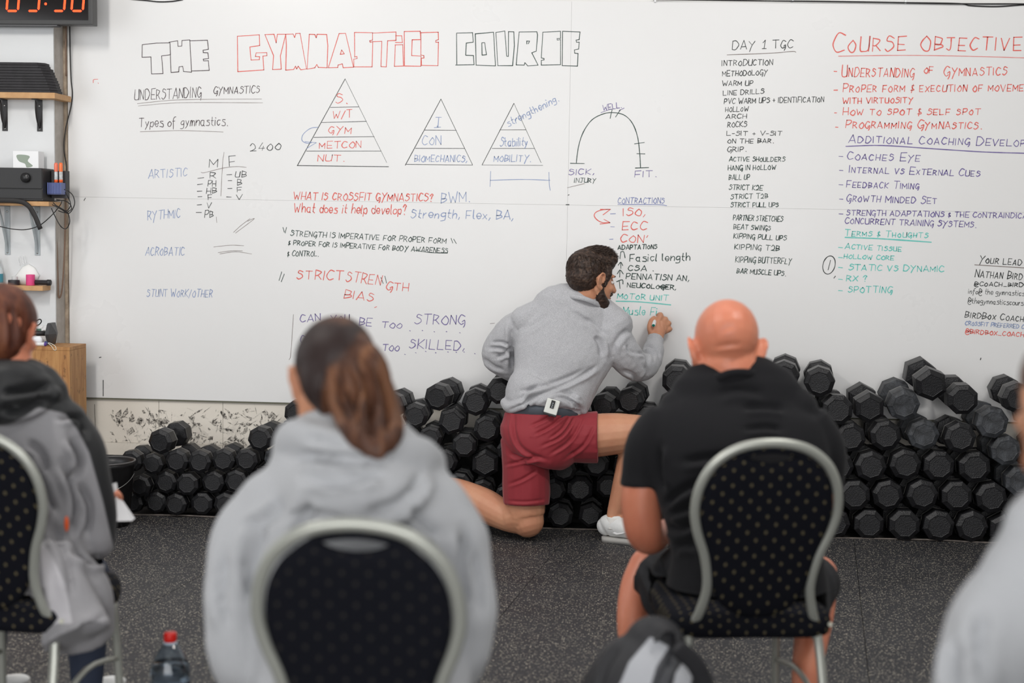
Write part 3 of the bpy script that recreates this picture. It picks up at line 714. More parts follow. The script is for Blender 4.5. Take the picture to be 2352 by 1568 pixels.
# px, py of the front face, radius in px, options
PILE = {
'right': [(1802, 866, 37, dict(tz=-.14, tx=-.05)), (1882, 880, 37, dict(tz=-.12, tx=-.05)), (1920, 941, 38), (1989, 939, 38, dict(n=6, tx=-.08)), (2079, 931, 39, dict(tx=-.1, c=1)), (2139, 886, 40, dict(n=6, tx=-.12, tz=.02)), (2213, 919, 38, dict(tx=-.08)),
  (2281, 971, 39, dict(c=1)), (2338, 915, 37, dict(tx=-.06)), (1956, 1007, 37), (2038, 1003, 38), (2125, 1000, 38, dict(c=1)), (2206, 1005, 38), (2314, 1036, 37, dict(c=1)), (1929, 1073, 37), (2002, 1072, 38), (2082, 1068, 38), (2160, 1072, 38.5), (2243, 1075, 39.5), (2352, 1109, 38, dict(c=1)),
  (1964, 1138, 38), (2042, 1140, 38), (2121, 1138, 38), (2200, 1141, 38), (2282, 1146, 38.5), (2364, 1178, 37), (1998, 1206, 37.5), (2079, 1207, 38.5), (2158, 1209, 38.5), (2236, 1210, 38.5), (2314, 1213, 38, dict(n=6)), (2420, 1105, 38), (2432, 1214, 38), (2410, 1035, 37), (2395, 960, 37)],
'middle': [(1553, 882, 37, dict(tz=-.08, tx=-.04)), (1535, 944, 31), (1385, 934, 32, dict(tz=-.16, tx=-.06)), (1456, 932, 32, dict(tz=-.16, tx=-.06)), (1327, 935, 31), (1003, 914, 33, dict(tz=-.17, tx=-.04)), (1090, 926, 33.5), (1148, 898, 33), (951, 955, 31), (901, 932, 31, dict(tz=-.1)), (985, 1007, 28.5), (1037, 971, 34, dict(n=6)), (1126, 986, 33),
  (1070, 1025, 30.5), (1016, 1060, 30), (1138, 1062, 36, dict(n=6)), (934, 1010, 29), (968, 1052, 29), (1055, 1112, 29), (1113, 1116, 28.5), (1172, 1140, 29), (1192, 1000, 32), (1208, 1075, 31), (1250, 960, 31), (1255, 1030, 31), (1288, 1072, 30), (1318, 1005, 32), (1370, 1066, 32), (1394, 1000, 32), (1460, 1000, 32), (1500, 955, 32),
  (1260, 1126, 29), (1323, 1122, 32.5), (1396, 1118, 28.5), (1440, 1065, 31), (1462, 1126, 32), (1519, 1060, 32), (1528, 1120, 32), (1225, 1184, 29), (1287, 1183, 31), (1356, 1184, 31, dict(n=6)), (1422, 1184, 31), (1488, 1184, 31), (1556, 1186, 31), (1110, 1175, 29), (1050, 1174, 28.5), (990, 1173, 28), (1168, 1190, 22),
  (1622, 1187, 33), (1692, 1190, 34), (1764, 1193, 36), (1840, 1198, 37), (1918, 1203, 38), (1590, 1122, 33), (1662, 1124, 34), (1736, 1128, 36), (1812, 1132, 37), (1888, 1136, 37), (1588, 1060, 33), (1630, 1000, 34), (1700, 1062, 36), (1776, 1066, 37), (1852, 1070, 37), (1740, 1000, 36), (1816, 1003, 37), (1884, 1006, 36), (1700, 938, 35), (1775, 938, 36), (1846, 940, 36), (1612, 940, 34)],
'left': [(367, 1018, 31, dict(tz=-.13, tx=-.06)), (302, 1060, 27), (347, 1064, 26), (405, 1058, 29, dict(tz=-.04)), (459, 1060, 28.5), (511, 1057, 28.5), (566, 1056, 28), (600, 1010, 30.5, dict(tz=-.06)), (649, 1002, 30), (680, 950, 31), (627, 1052, 26, dict(c=1)),
  (322, 1116, 26), (377, 1110, 27.5), (430, 1112, 28), (486, 1109, 28.5), (541, 1106, 28.5), (597, 1101, 29), (299, 1158, 25), (353, 1157, 27), (404, 1158, 27), (461, 1158, 27.5), (518, 1158, 29), (576, 1159, 28.5), (634, 1160, 28.5), (692, 1161, 28.5), (750, 1162, 28.5), (808, 1163, 28.5), (866, 1164, 28.5), (926, 1170, 28.5),
  (655, 1106, 29), (714, 1107, 29), (772, 1108, 29), (830, 1109, 29), (888, 1112, 29), (680, 1052, 29), (738, 1053, 29), (798, 1055, 29), (858, 1056, 29), (915, 1060, 27), (704, 1000, 29), (765, 1002, 29), (826, 1002, 29), (884, 1000, 28)]}
GRP = {'right': 'dumbbells in the tall heap at the right end of the wall', 'middle': 'dumbbells in the heap behind the kneeling man', 'left': 'dumbbells in the low heap at the left of the wall'}
LBL = {'right': 'black rubber hex dumbbell lying end-on in the right-hand heap', 'middle': 'black rubber hex dumbbell in the heap, hidden behind the seated people', 'left': 'black rubber hex dumbbell in the low heap, hidden behind the hooded woman'}
SPECIAL = {(367, 1020): 'black hex dumbbell lying alone on top of the left heap', (680, 950): 'black hex dumbbell highest at the left, beside the hooded woman\'s ear', (1802, 866): 'topmost black hex dumbbell just right of the bald man\'s head',
 (1882, 880): 'second top hex dumbbell to the right of the bald man', (2139, 886): 'top hexagonal dumbbell tilted above the gap in the right heap', (2281, 971): 'chalk-smeared hex dumbbell high in the right heap', (2125, 1000): 'chalky grey-faced dumbbell under the gap in the right heap',
 (1553, 882): 'black hex dumbbell on top between writing arm and bald head', (1003, 914): 'black hex dumbbell on top with pale worn rims, left of the kneeling man', (2338, 915): 'topmost dumbbell at the far right edge of the heap', (2213, 919): 'black hex dumbbell to the right of the gap in the heap',
 (2079, 931): 'dumbbell with chalk on its upper rim, left of the gap', (1148, 898): 'dumbbell directly under the kneeling man\'s left elbow', (2314, 1036): 'chalk-dusted dumbbell at the right, below the smeared one', (627, 1052): 'chalk-dusted dumbbell beside the hooded woman\'s shoulder',
 (1989, 939): 'six-sided dumbbell in the top row, right of the bald man\'s shoulder', (1037, 971): 'six-sided dumbbell in the middle heap left of the red shorts', (2314, 1213): 'six-sided dumbbell in the bottom row at the far right', (1385, 934): 'dumbbell leaning behind the kneeling man\'s raised thigh',
 (1456, 932): 'dumbbell with pale rim between raised thigh and black sleeve', (302, 1060): 'small dumbbell peeking out behind the black bucket', (1138, 1062): 'six-sided dumbbell touching the left edge of the red shorts', (649, 1002): 'dumbbell beside the hooded woman\'s neck in the second tier', (600, 1010): 'dumbbell on the second tier left of the hooded woman'}
PILE['middle'] += [(940, 1112, 29), (997, 1114, 29), (1172, 1040, 28), (1198, 940, 30), (1560, 1000, 33), (1645, 880, 33), (1662, 950, 30), (1722, 880, 34), (1560, 1118, 10)][:-1] + [(1225, 1130, 29), (1205, 1016, 28)]
# settle: nudge neighbours apart so that the heads touch instead of passing through one another
ALL = []
for key in ('right', 'middle', 'left'):
    for e in PILE[key]:
        x, y, rp = e[:3]; c = onY(x, y, YF + .01); R = rp / F * proj(c)[2] * .965
        ALL.append([key, e, c.x, c.z, R])
for it in range(120):
    for i in range(len(ALL)):
        for j in range(i + 1, len(ALL)):
            a, b = ALL[i], ALL[j]; dx, dz = b[2] - a[2], b[3] - a[3]; d = math.hypot(dx, dz); need = (a[4] + b[4]) * 1.0
            if 1e-6 < d < need:
                k = (need - d) / d * .25; a[2] -= dx * k; a[3] -= dz * k; b[2] += dx * k; b[3] += dz * k
    for a in ALL: a[3] = max(a[3], a[4] * .97 - .013)
ORD = 'first second third fourth fifth sixth seventh eighth ninth tenth eleventh twelfth thirteenth fourteenth'.split()
ROWN = ['bottom row', 'second row up', 'third row up', 'fourth row up', 'fifth row up', 'sixth row up', 'seventh row up']
AUTO = {}
def autolabel(key, x0, x1, edges, text):
    rows = {}
    for a in ALL:
        x, y = a[1][:2]
        if a[0] == key and x0 <= x <= x1: rows.setdefault(sum(y < q for q in edges), []).append((x, y))
    for r_i, lst in rows.items():
        for k, q in enumerate(sorted(lst)):
            AUTO[q] = 'black hex dumbbell, %s from left in %s %s' % (ORD[min(k, 13)], ROWN[r_i], text)
autolabel('left', 295, 560, (1135, 1083, 1035), 'between bucket and hooded woman')
autolabel('left', 561, 700, (1135, 1083, 1035, 975), 'beside the hooded woman')
autolabel('middle', 890, 1180, (1150, 1085, 1040, 985, 940), 'left of the red shorts')
autolabel('middle', 1181, 1470, (1152, 1095, 1040, 975), 'under the raised thigh')
autolabel('right', 1925, 2440, (1175, 1105, 1040, 975, 905), 'right of the bald man')
for key, e, cx, cz, R in ALL:
    x, y = e[:2]; o = e[3] if len(e) > 3 else {}
    c = Vector((cx, YF + .01 + (rng.uniform(-.012, .03) if y < 1190 else rng.uniform(-.004, .01)), cz))
    L_ = LEN * R
    if c.y + L_ > YB - .014: c.y = YB - .014 - L_
    tx = o.get('tx', 0); tz = o.get('tz', rng.uniform(-.012, .012))
    lb = SPECIAL.get((x, y)) or AUTO.get((x, y)) or LBL[key].replace('lying end-on in', 'hidden in')
    dumbbell(c, R, -tx * 1.0, tz, rng.uniform(-.5, .5) if o.get('n') is None else rng.uniform(-.2, .2), o.get('n', 8), 'chalk' if o.get('c') else 'plain', lb, GRP[key])
# ------------------------------------------------------------------ shelves and odds and ends on the pier
m_wood = mat('pine_shelf_wood', (203, 160, 112), .55, noise=(11, .6, (168, 122, 78)))
m_blackm = mat('black_metal', (38, 36, 37), .4, spec=.5)
m_blackp = mat('black_plastic', (40, 40, 42), .45)
m_greym = mat('grey_bracket_paint', (168, 176, 180), .45)
m_screw = mat('steel_screw', (150, 150, 148), .35, metal=.9)
m_white = mat('white_plastic', (236, 237, 238), .45)
m_cable = mat('black_cable', (30, 29, 30), .5)
def yplane(px, py, d): return onY(px, py, YP - d)      # d metres in front of the pier face
def shelf(py_top, px0, px1, depth, thick, label, xr=None):
    z = onY(60, py_top, YP - depth).z
    xr = xr if xr is not None else yplane(px1, py_top, depth).x
    xl = yplane(px0, py_top, depth).x
    root = empty('shelf', ((xl + xr) / 2, YP - depth / 2, z)); tag(root, label, 'shelf')
    yb = YP - .0005
    bxo('board', (xl, YP - depth, z - thick), (xr, yb, z), m_wood, root, .0015)
    return root, xl, xr, z
def bracket(root, px, z, depth, drop, m, curved=False):
    x = yplane(px, 300, 0).x
    bm = bmesh.new()
    box(bm, (x - .014, YP - .004, z - drop), (x + .014, YP - .0003, z), .001)
    box(bm, (x - .014, YP - depth + .03, z - .004), (x + .014, YP - .0003, z - .0002), .001)
    tube(bm, [(x, YP - .006, z - drop + .015), (x, YP - .03, z - drop * .62), (x, YP - depth * .45, z - drop * .3), (x, YP - depth + .05, z - .006)], [.008, .011, .010, .006], seg=8, n=4, ref=(1, 0, 0), flat=.55)
    b = obj('bracket', bm, m, root)
    s = bmesh.new()
    for zz in (z - .03, z - drop + .012):
        lathe(s, [(.005, 0), (.005, .003), (.002, .004)], 8, Matrix.Translation((x, YP - .004, zz)) @ Matrix.Rotation(math.pi / 2, 4, 'X'))
    obj('screws', s, m_screw, b)['kind'] = 'stuff'
up, xl, xr, z_up = shelf(212, -260, 126, .10, .028, 'upper pine shelf on two black brackets, carrying stacked black pads', xr=XP + .045)
bxo('end_board', (XP + .001, YP - .0004, z_up - .028), (XP + .045, YW - .04, z_up), m_wood, up, .0015)
for px in (12, 92): bracket(up, px, z_up - .028, .1, .155, m_blackm)
mid, xl, xr, z_mid = shelf(462, -260, 112, .16, .022, 'middle pine shelf on grey brackets, under the black amplifier')
for px in (15, 84): bracket(mid, px, z_mid - .022, .15, .245, m_greym)
low, xl, xr, z_low = shelf(656, -260, 98, .10, .024, 'lower plywood shelf carrying tape rolls and a face mask')
bxo('cleat', (yplane(36, 680, 0).x, YP - .02, z_low - .055), (yplane(54, 680, 0).x, YP - .0005, z_low - .0245), mat('grey_block', (96, 92, 90), .7), low, .002)
# stack of thin black pads
PADW = 'lowest second third fourth fifth sixth seventh eighth ninth tenth topmost'.split()
for k in range(11):
    bm = bmesh.new(); t = .0135
    x1 = yplane(133 - k * 2.6 - rng.uniform(0, 2) - (5 if k > 8 else 0), 200, .07).x
    pts = [(xl, YP - .085), (x1 - .03, YP - .085), (x1, YP - .06), (x1, YP - .006), (xl, YP - .006)]
    z0 = z_up + k * t + .0003
    lo = [bm.verts.new((a, b, z0)) for a, b in pts]; hi = [bm.verts.new((a, b, z0 + t - .002)) for a, b in pts]
    bm.faces.new(lo[::-1]); bm.faces.new(hi)
    for q in range(5): bm.faces.new((lo[q], lo[(q + 1) % 5], hi[(q + 1) % 5], hi[q]))
    o = obj('rubber_pad', bm, mat('thin_black_rubber', (33, 31, 34), .6, noise=(20, .5, (50, 48, 52))))
    tag(o, '%s thin black rubber pad in the stack on the upper shelf' % (PADW[k] if k in (0, 10) else PADW[k] + ' from the bottom,'), 'pad', 'thin black pads stacked on the upper shelf')
# timer
m_red = mat('lit_red_digits', (255, 62, 20), .5, emit=2.2)
t = empty('wall_timer', yplane(60, 30, .10)); tag(t, 'black digital wall timer with lit red digits above the shelves', 'timer')
c0, c1 = yplane(-150, -52, .085), yplane(213, 57, .085)
bxo('case', (c0.x, YP - .085, c1.z), (c1.x, YP - .020, c1.z + .24), mat('timer_case', (62, 62, 62), .45), t, .004)
bxo('display', (c0.x + .02, YP - .088, c1.z + .022), (c1.x - .022, YP - .0845, c1.z + .22), mat('dark_display', (20, 15, 15), .12), t, .001)
bxo('mounting_bracket', (c0.x + .1, YP - .020, c1.z + .05), (c1.x - .12, YP - .0005, c1.z + .18), m_blackm, t)
bxo('lower_rail', (c0.x, YP - .080, c1.z - .007), (yplane(130, 57, .085).x, YP - .030, c1.z - .0003), mat('timer_rail', (84, 84, 86), .5), t, .001)
SEG = {'0': 'abcdef', '3': 'abgcd', '5': 'afgcd', '8': 'abcdefg', '9': 'abcdfg'}
yd = YP - .0885; Hd = .125
def digit(px0, px1, chars, dot=False):
    xa, xb = onY(px0, 24, yd).x, onY(px1, 24, yd).x
    zb = onY(px0, 25, yd).z; w_ = xb - xa; t_ = .011
    bm = bmesh.new()
    S = {'a': ((0, 1), (1, 1)), 'b': ((1, 1), (1, .5)), 'c': ((1, .5), (1, 0)), 'd': ((0, 0), (1, 0)), 'e': ((0, .5), (0, 0)), 'f': ((0, 1), (0, .5)), 'g': ((0, .5), (1, .5))}
    for s_ in SEG[chars]:
        (a, b), (c, d) = S[s_]
        p, q = Vector((xa + a * w_ + b * .012, yd, zb + b * Hd)), Vector((xa + c * w_ + d * .012, yd, zb + d * Hd))
        u = (q - p).normalized(); n = Vector((-u.z, 0, u.x)); p, q = p + u * .004, q - u * .004
        vs = [p, p + u * t_ * .5 + n * t_ * .5, q - u * t_ * .5 + n * t_ * .5, q, q - u * t_ * .5 - n * t_ * .5, p + u * t_ * .5 - n * t_ * .5]
        f = bm.faces.new([bm.verts.new(v_) for v_ in vs])
        g = bmesh.ops.extrude_face_region(bm, geom=[f]); bmesh.ops.translate(bm, vec=(0, .0012, 0), verts=[e for e in g['geom'] if isinstance(e, bmesh.types.BMVert)])
    o = obj('digit', bm, m_red, t); o['label'] = 'lit red numeral'
for a, b, ch in ((15, 41, '0'), (63, 88, '3'), (122, 147, '3'), (164, 190, '8')): digit(a, b, ch)
for zz in (9, -18):
    bm = bmesh.new(); p = onY(105, zz, yd); lathe(bm, [(.0065, 0), (.0065, .0015)], 12, Matrix.Translation(p) @ Matrix.Rotation(math.pi / 2, 4, 'X')); obj('colon_dot', bm, m_red, t)
# amplifier
a0, a1 = yplane(-120, 386, .15), yplane(97, 455, .15)
amp = empty('amplifier', (a1.x - .15, YP - .08, z_mid)); tag(amp, 'black audio amplifier with one round knob on the middle shelf', 'amplifier')
zt = yplane(97, 386, .155).z
bm = bmesh.new()
ya, yb_ = YP - .155, YP - .002
xa_, xb_ = a0.x, a1.x
for (x0, x1, z0, z1, y0) in ((xa_, xb_, z_mid + .062, zt, ya), (xa_, xb_, z_mid + .012, z_mid + .058, ya + .002), (xa_ + .005, xb_ + .003, z_mid + .003, zt - .004, ya + .006)):
    box(bm, (x0, y0, z0), (x1, yb_, z1), .002)
obj('casing', bm, mat('amp_black', (44, 44, 45), .5), amp)
kp = yplane(60, 408, .155)
bm = bmesh.new(); lathe(bm, [(.024, 0), (.024, .012), (.021, .018), (.0, .019)], 24, Matrix.Translation(kp) @ Matrix.Rotation(math.pi / 2, 4, 'X'), cap=False)
obj('knob', bm, mat('amp_knob', (34, 34, 35), .28), amp, True)
bm = bmesh.new(); [box(bm, (xb_ - .30 + .05 * k, ya + .02, z_mid + .0001), (xb_ - .28 + .05 * k, ya + .04, z_mid + .004)) for k in (0, 5)]
obj('foot', bm, m_blackp, amp)
# white tablet carton on the amplifier
p0, p1 = yplane(32, 386, .10), yplane(90, 350, .10)
ct = empty('paper_carton', (p0.x, YP - .09, zt)); tag(ct, 'small white and sage green carton lying on the amplifier', 'carton')
bxo('box_body', (p0.x, YP - .11, zt + .0003), (p1.x, YP - .04, zt + .084), m_white, ct, .001)
bm = bmesh.new()
pts = catmull([(p0.x + .018, zt + .062), (p0.x + .05, zt + .066), (p0.x + .085, zt + .058), (p0.x + .075, zt + .035), (p0.x + .1, zt + .012), (p0.x + .07, zt + .004), (p0.x + .06, zt + .022), (p0.x + .03, zt + .034)], 4, True)
bm.faces.new([bm.verts.new((a, YP - .1106, b)) for a, b in pts]); obj('green_print', bm, mat('sage_print', (148, 160, 146), .6), ct)
# pen rack fixed beside the amplifier with two markers
q0, q1 = yplane(107, 445, .07), yplane(146, 420, .07); q0.x = max(q0.x, a1.x + .0065)
pr_ = empty('pen_rack', (q0.x, YP - .07, q0.z)); tag(pr_, 'blue ribbed plastic pen rack hung beside the amplifier', 'rack')
bm = bmesh.new()
for k in range(9):
    xk = q0.x + (q1.x - q0.x) * k / 8.6
    box(bm, (xk, YP - .105, q0.z), (xk + .0065, YP - .045, q1.z), .001)
obj('ribs', bm, mat('blue_plastic', (84, 96, 148), .35), pr_)['kind'] = 'stuff'
bxo('tray', (q0.x, YP - .103, q0.z - .004), (q1.x, YP - .05, q1.z - .004), mat('dark_blue_plastic', (52, 58, 96), .35), pr_)
bxo('back_plate', (xb_ + .006, YP - .049, q0.z - .02), (q1.x + .004, YP - .003, q1.z + .06), mat('rack_back', (62, 60, 62), .6), pr_)
for i, (px, col) in enumerate(((129, (232, 120, 92)), (140, (240, 118, 60)))):
    p = yplane(px, 421, .08); mk = empty('marker_pen', p)
    tag(mk, ('left' if i == 0 else 'right') + ' upright marker with orange and red bands in the blue rack', 'marker')
    bm = bmesh.new(); lathe(bm, [(.008, 0), (.009, .002), (.009, .055), (.0085, .057)], 14, Matrix.Translation(p)); obj('barrel', bm, mat('marker_label_%d' % i, (205, 205, 205) if i else (214, 220, 222), .4, noise=(80, .5, (120, 120, 120))), mk, True)
    bm = bmesh.new(); lathe(bm, [(.0092, .0575), (.0092, .095), (.006, .101), (.0, .1015)], 14, Matrix.Translation(p), False); obj('cap', bm, mat('marker_cap_%d' % i, col, .35), mk, True)
    bm = bmesh.new(); lathe(bm, [(.0094, .004), (.0094, .018)], 14, Matrix.Translation(p)); obj('base_band', bm, mat('orange_band', (226, 92, 30), .4), mk, True)
# cables
def cable(pts, r, m, label, name='cable', seg=7):
    bm = bmesh.new(); tube(bm, pts, r, seg=seg, n=6)
    return tag(obj(name, bm, m, None, True), label, 'cable')
YS = YP - .004
def cp(px, py, y): return onY(px, py, y)
cable([cp(160, 58, YB - .005), cp(161, 120, YB - .005), cp(163, 180, YB - .005), cp(166, 214, YB - .008), cp(163, 245, YB - .008), cp(150, 300, YB - .03), cp(147, 345, YB - .03), cp(153, 385, YB - .02), cp(150, 430, YB - .03)], .0028, m_cable, 'thin black cable running down the pier from the wall timer')
cable([cp(152, 60, YP + .05), cp(151, 110, YP + .05), cp(152, 175, YP + .05)], .0035, mat('brown_cable', (116, 92, 76), .6), 'brown cable behind the timer lead')
cable([cp(124, 475, YP + .03), cp(128, 520, YP + .03), cp(131, 570, YP + .03), cp(133, 640, YP + .03), cp(135, 682, YP + .03), cp(142, 668, YP + .03), cp(147, 600, YP + .035), cp(150, 520, YP + .04), cp(152, 440, YP + .04)], .004, mat('brown_cable', (116, 92, 76), .6), 'long brown cable loop hanging beside the lower shelves')
for i, pts in enumerate((
    [(120, 470), (140, 480), (158, 490), (171, 470), (168, 450), (156, 438), (148, 435)],
    [(122, 465), (136, 478), (152, 484), (162, 472), (158, 455), (150, 442)],
    [(118, 478), (128, 500), (140, 520), (152, 525), (160, 510), (156, 490), (140, 478), (126, 470)],
    [(0, 520), (30, 526), (60, 527), (90, 518), (115, 498), (133, 478), (142, 462), (130, 458)],
    [(124, 462), (145, 460), (160, 468), (164, 480), (150, 488), (134, 484)])):
    cable([cp(a, b, YP - .165 + .012 * i + (.14 if a > 150 else .0) * .3) for a, b in pts], .0024, m_cable, ['black cable in the widest loop right of the amplifier', 'black cable in the small inner loop by the pen rack', 'black cable drooping lowest below the pen rack', 'black cable sagging across the grey brackets', 'short black cable curled under the pen rack'][i])
bm = bmesh.new(); tube(bm, [cp(-40, 460, YP - .175), cp(35, 461, YP - .175), cp(62, 470, YP - .172), cp(78, 492, YP - .17), cp(93, 526, YP - .17)], [(.004, .012)] * 5, seg=8, n=5, ref=(0.4, 0, 1))
tag(obj('strap', bm, mat('black_webbing', (44, 42, 42), .7), None, True), 'flat black webbing strap hanging over the middle shelf edge', 'strap')
# things on the lower shelf
def roll(px, py_bot, w_px, h_px, m, label, d=.06, name='tape_roll'):
    p = yplane(px, py_bot, d); p.z = z_low + .0004; s = 466; r = w_px / 2 / s; h = h_px / s
    o = empty(name, p); tag(o, label, 'tape')
    bm = bmesh.new(); lathe(bm, [(r * .55, 0), (r * .97, 0), (r, .002), (r, h - .002), (r * .97, h), (r * .55, h), (r * .55, 0)], 26, Matrix.Translation(p), False); obj('wound_tape', bm, m, o, True)
    bm = bmesh.new(); lathe(bm, [(r * .48, .001), (r * .545, .001), (r * .545, h - .001), (r * .48, h - .001), (r * .48, .001)], 22, Matrix.Translation(p), False); obj('core', bm, mat('card_core', (150, 140, 126), .7), o, True)
    return o
roll(70, 657, 20, 25, mat('pink_tape', (226, 78, 138), .6, noise=(30, .4, (190, 60, 110))), 'bright pink roll of tape on the lower shelf')
roll(32, 657, 26, 12, mat('black_tape', (46, 44, 48), .5), 'flat black roll of tape on the lower shelf', .07)
o = roll(34, 644, 14, 8, mat('white_tape', (206, 206, 206), .6), 'small white roll of tape standing on the black roll', .07)
for q in [o] + list(o.children): pass
o.location.z += .0262
p = yplane(93, 648, .05)
fl_ = empty('torch', (p.x, YP - .05, z_low)); tag(fl_, 'short black torch lying at the end of the lower shelf', 'torch')
bm = bmesh.new(); lathe(bm, [(.011, -.045), (.0125, -.043), (.0125, .030), (.015, .036), (.015, .052), (.012, .054)], 18, Matrix.Translation((p.x, YP - .05, z_low + .0155)) @ Matrix.Rotation(math.pi / 2, 4, 'Y')); obj('body', bm, m_blackp, fl_, True)
bm = bmesh.new(); lathe(bm, [(.0156, .038), (.0156, .041)], 18, Matrix.Translation((p.x, YP - .05, z_low + .0155)) @ Matrix.Rotation(math.pi / 2, 4, 'Y')); obj('ring', bm, m_blackm, fl_, True)
# cup-shaped face mask leaning on the pier
p = yplane(60, 657, .02)
mk = empty('face_mask', p); tag(mk, 'white cup-shaped face mask propped behind the pink tape', 'mask')
bm = bmesh.new(); rows = []
prof = [(26, 655), (36, 632), (52, 612), (66, 606), (80, 614), (91, 632), (85, 645), (78, 655)]
for k, sc in enumerate((1.0, .93, .7, .4, .1)):
    cx, cy = 58, 638
    rows.append([bm.verts.new(onY(cx + (a - cx) * sc, cy + (b - cy) * sc, YP - .004 - .030 * math.sin(k / 4 * math.pi / 2))) for a, b in prof])
for A, Bq in zip(rows, rows[1:]):
    for j in range(8): bm.faces.new((A[j], A[(j + 1) % 8], Bq[(j + 1) % 8], Bq[j]))
bm.faces.new(rows[-1]); bm.faces.new(rows[0][::-1])
bmesh.ops.subdivide_edges(bm, edges=bm.edges[:], cuts=1, smooth=.6, use_grid_fill=True)
obj('cup', bm, mat('mask_fabric', (238, 238, 236), .8, bump=(60, .3, .002)), mk, True)
bm = bmesh.new(); tube(bm, [onY(a, b, YP - .012) for a, b in ((46, 610), (42, 596), (44, 588), (50, 600), (56, 606), (52, 592), (56, 588), (61, 604))], .0013, seg=5, n=5); obj('ear_loop', bm, m_white, mk, True)
# bottle at the left edge of the lower shelf
p = yplane(2, 650, .05); bo = empty('pump_bottle', (p.x - .015, YP - .05, z_low)); tag(bo, 'clear bottle with a teal label at the left end of the lower shelf', 'bottle')
bm = bmesh.new(); lathe(bm, [(.022, .0005), (.025, .004), (.025, .075), (.012, .095), (.012, .11)], 20, Matrix.Translation((p.x - .015, YP - .05, z_low))); obj('vessel', bm, mat('cloudy_plastic', (206, 214, 216), .3), bo, True)
bm = bmesh.new(); lathe(bm, [(.0256, .01), (.0256, .055)], 20, Matrix.Translation((p.x - .015, YP - .05, z_low)), False); obj('label_wrap', bm, mat('teal_label', (70, 142, 160), .5), bo, True)
bm = bmesh.new(); lathe(bm, [(.013, .11), (.013, .13), (.006, .131), (.006, .15)], 16, Matrix.Translation((p.x - .015, YP - .05, z_low))); obj('cap', bm, m_white, bo, True)
# plywood box at the foot of the pier
m_ply = mat('worn_plywood', (176, 128, 78), .55, noise=(5, .8, (134, 90, 50)))
N, L, B = nodes(m_ply)
tc = N.new('ShaderNodeTexCoord'); mp = N.new('ShaderNodeMapping'); mp.inputs['Scale'].default_value = (14, 14, 1.6); L.new(tc.outputs['Object'], mp.inputs[0])
n1 = tnoise(N, L, mp.outputs[0], 2.4, 6, .65, .6)
n2 = tnoise(N, L, tc.outputs['Object'], 26, 3); mk2 = ramp(N, L, n2.outputs['Fac'], [(.62, K1), (.68, W1)])
r1 = ramp(N, L, n1.outputs['Fac'], [(.3, lin((150, 100, 56))), (.55, lin((182, 134, 82))), (.75, lin((196, 152, 100)))])
L.new(mixc(N, L, mth(N, L, 'MULTIPLY', mk2.outputs[0], .55), r1.outputs[0], lin((88, 58, 34))), B.inputs['Base Color'])
YX = YP - .22
b1 = onY(160, 797, YX); bxr = b1.x; zb = b1.z
px_ = empty('plywood_box', (bxr - .3, YX + .1, 0)); tag(px_, 'worn plywood box standing against the pier under the shelves', 'box')
bxo('front_panel', (bxr - .75, YX, 0.0003), (bxr, YX + .018, zb - .0185), m_ply, px_, .001)
bxo('side_panel', (bxr - .018, YX + .0185, 0.0003), (bxr, YP - .003, zb - .0185), m_ply, px_, .001)
bxo('side_panel', (bxr - .75, YX + .0185, 0.0003), (bxr - .732, YP - .003, zb - .0185), m_ply, px_, .001)
bxo('top_panel', (bxr - .75, YX, zb - .018), (bxr, YP - .003, zb), m_ply, px_, .0015)
# small dumbbell standing on the box, gauge, marker
def onbox(px, py): return onY(px, py, YP - .10)
p = onbox(112, 780); hd = empty('desk_dumbbell', (p.x, YP - .1, zb)); tag(hd, 'small grey-black hex dumbbell lying on the plywood box', 'dumbbell')
R = .062
bm = bmesh.new()
rings = []
for r, x in ((.80, 0), (1, .25), (1, .75), (.62, 1.0), (.12, 1.35)):
    rings.append([bm.verts.new((p.x + x * .030, YP - .1 + r * R * math.cos(math.pi * k / 3), zb + R * .88 + r * R * math.sin(math.pi * k / 3))) for k in range(6)])
for A, Bq in zip(rings, rings[1:]):
    for j in range(6): bm.faces.new((A[j], A[(j + 1) % 6], Bq[(j + 1) % 6], Bq[j]))
bm.faces.new(rings[0][::-1]); bm.faces.new(rings[-1]); bm2 = bm.copy()
obj('head', bm, mat('grey_black_rubber', (66, 66, 68), .42), hd)
bmesh.ops.scale(bm2, vec=(-1, 1, 1), verts=bm2.verts); bmesh.ops.translate(bm2, vec=(2 * p.x - .19, 0, 0), verts=bm2.verts)
obj('head', bm2, mat('grey_black_rubber', (66, 66, 68), .42), hd)
bm = bmesh.new(); lathe(bm, [(.012, -.19), (.014, -.1), (.012, 0)], 14, Matrix.Translation((p.x, YP - .1, zb + R * .88)) @ Matrix.Rotation(math.pi / 2, 4, 'Y')); obj('handle', bm, m_blackm, hd, True)
g0, g1 = onY(76, 778, YP - .03), onY(111, 748, YP - .03)
gg = empty('gauge_unit', (g0.x, YP - .03, zb)); tag(gg, 'white instrument with a small green screen and round dial on the box', 'instrument')
bxo('housing', (g0.x - .05, YP - .028, zb + .0003), (g1.x, YP - .002, g1.z), m_white, gg, .003)
s0 = onY(83, 768, YP - .029); bxo('screen', (s0.x, YP - .0295, s0.z), (s0.x + .026, YP - .0285, s0.z + .03), mat('green_screen', (96, 128, 112), .3), gg)
s0 = onY(102, 762, YP - .03)
bm = bmesh.new(); lathe(bm, [(.010, 0), (.010, .003), (.006, .004)], 16, Matrix.Translation(s0) @ Matrix.Rotation(math.pi / 2, 4, 'X')); obj('dial', bm, mat('dial_grey', (150, 148, 142), .5), gg)
s0 = onY(76, 789, YX + .02); s0.z = zb + .0095
mk = empty('marker_pen', s0); tag(mk, 'white marker with a purple end lying on the plywood box', 'marker')
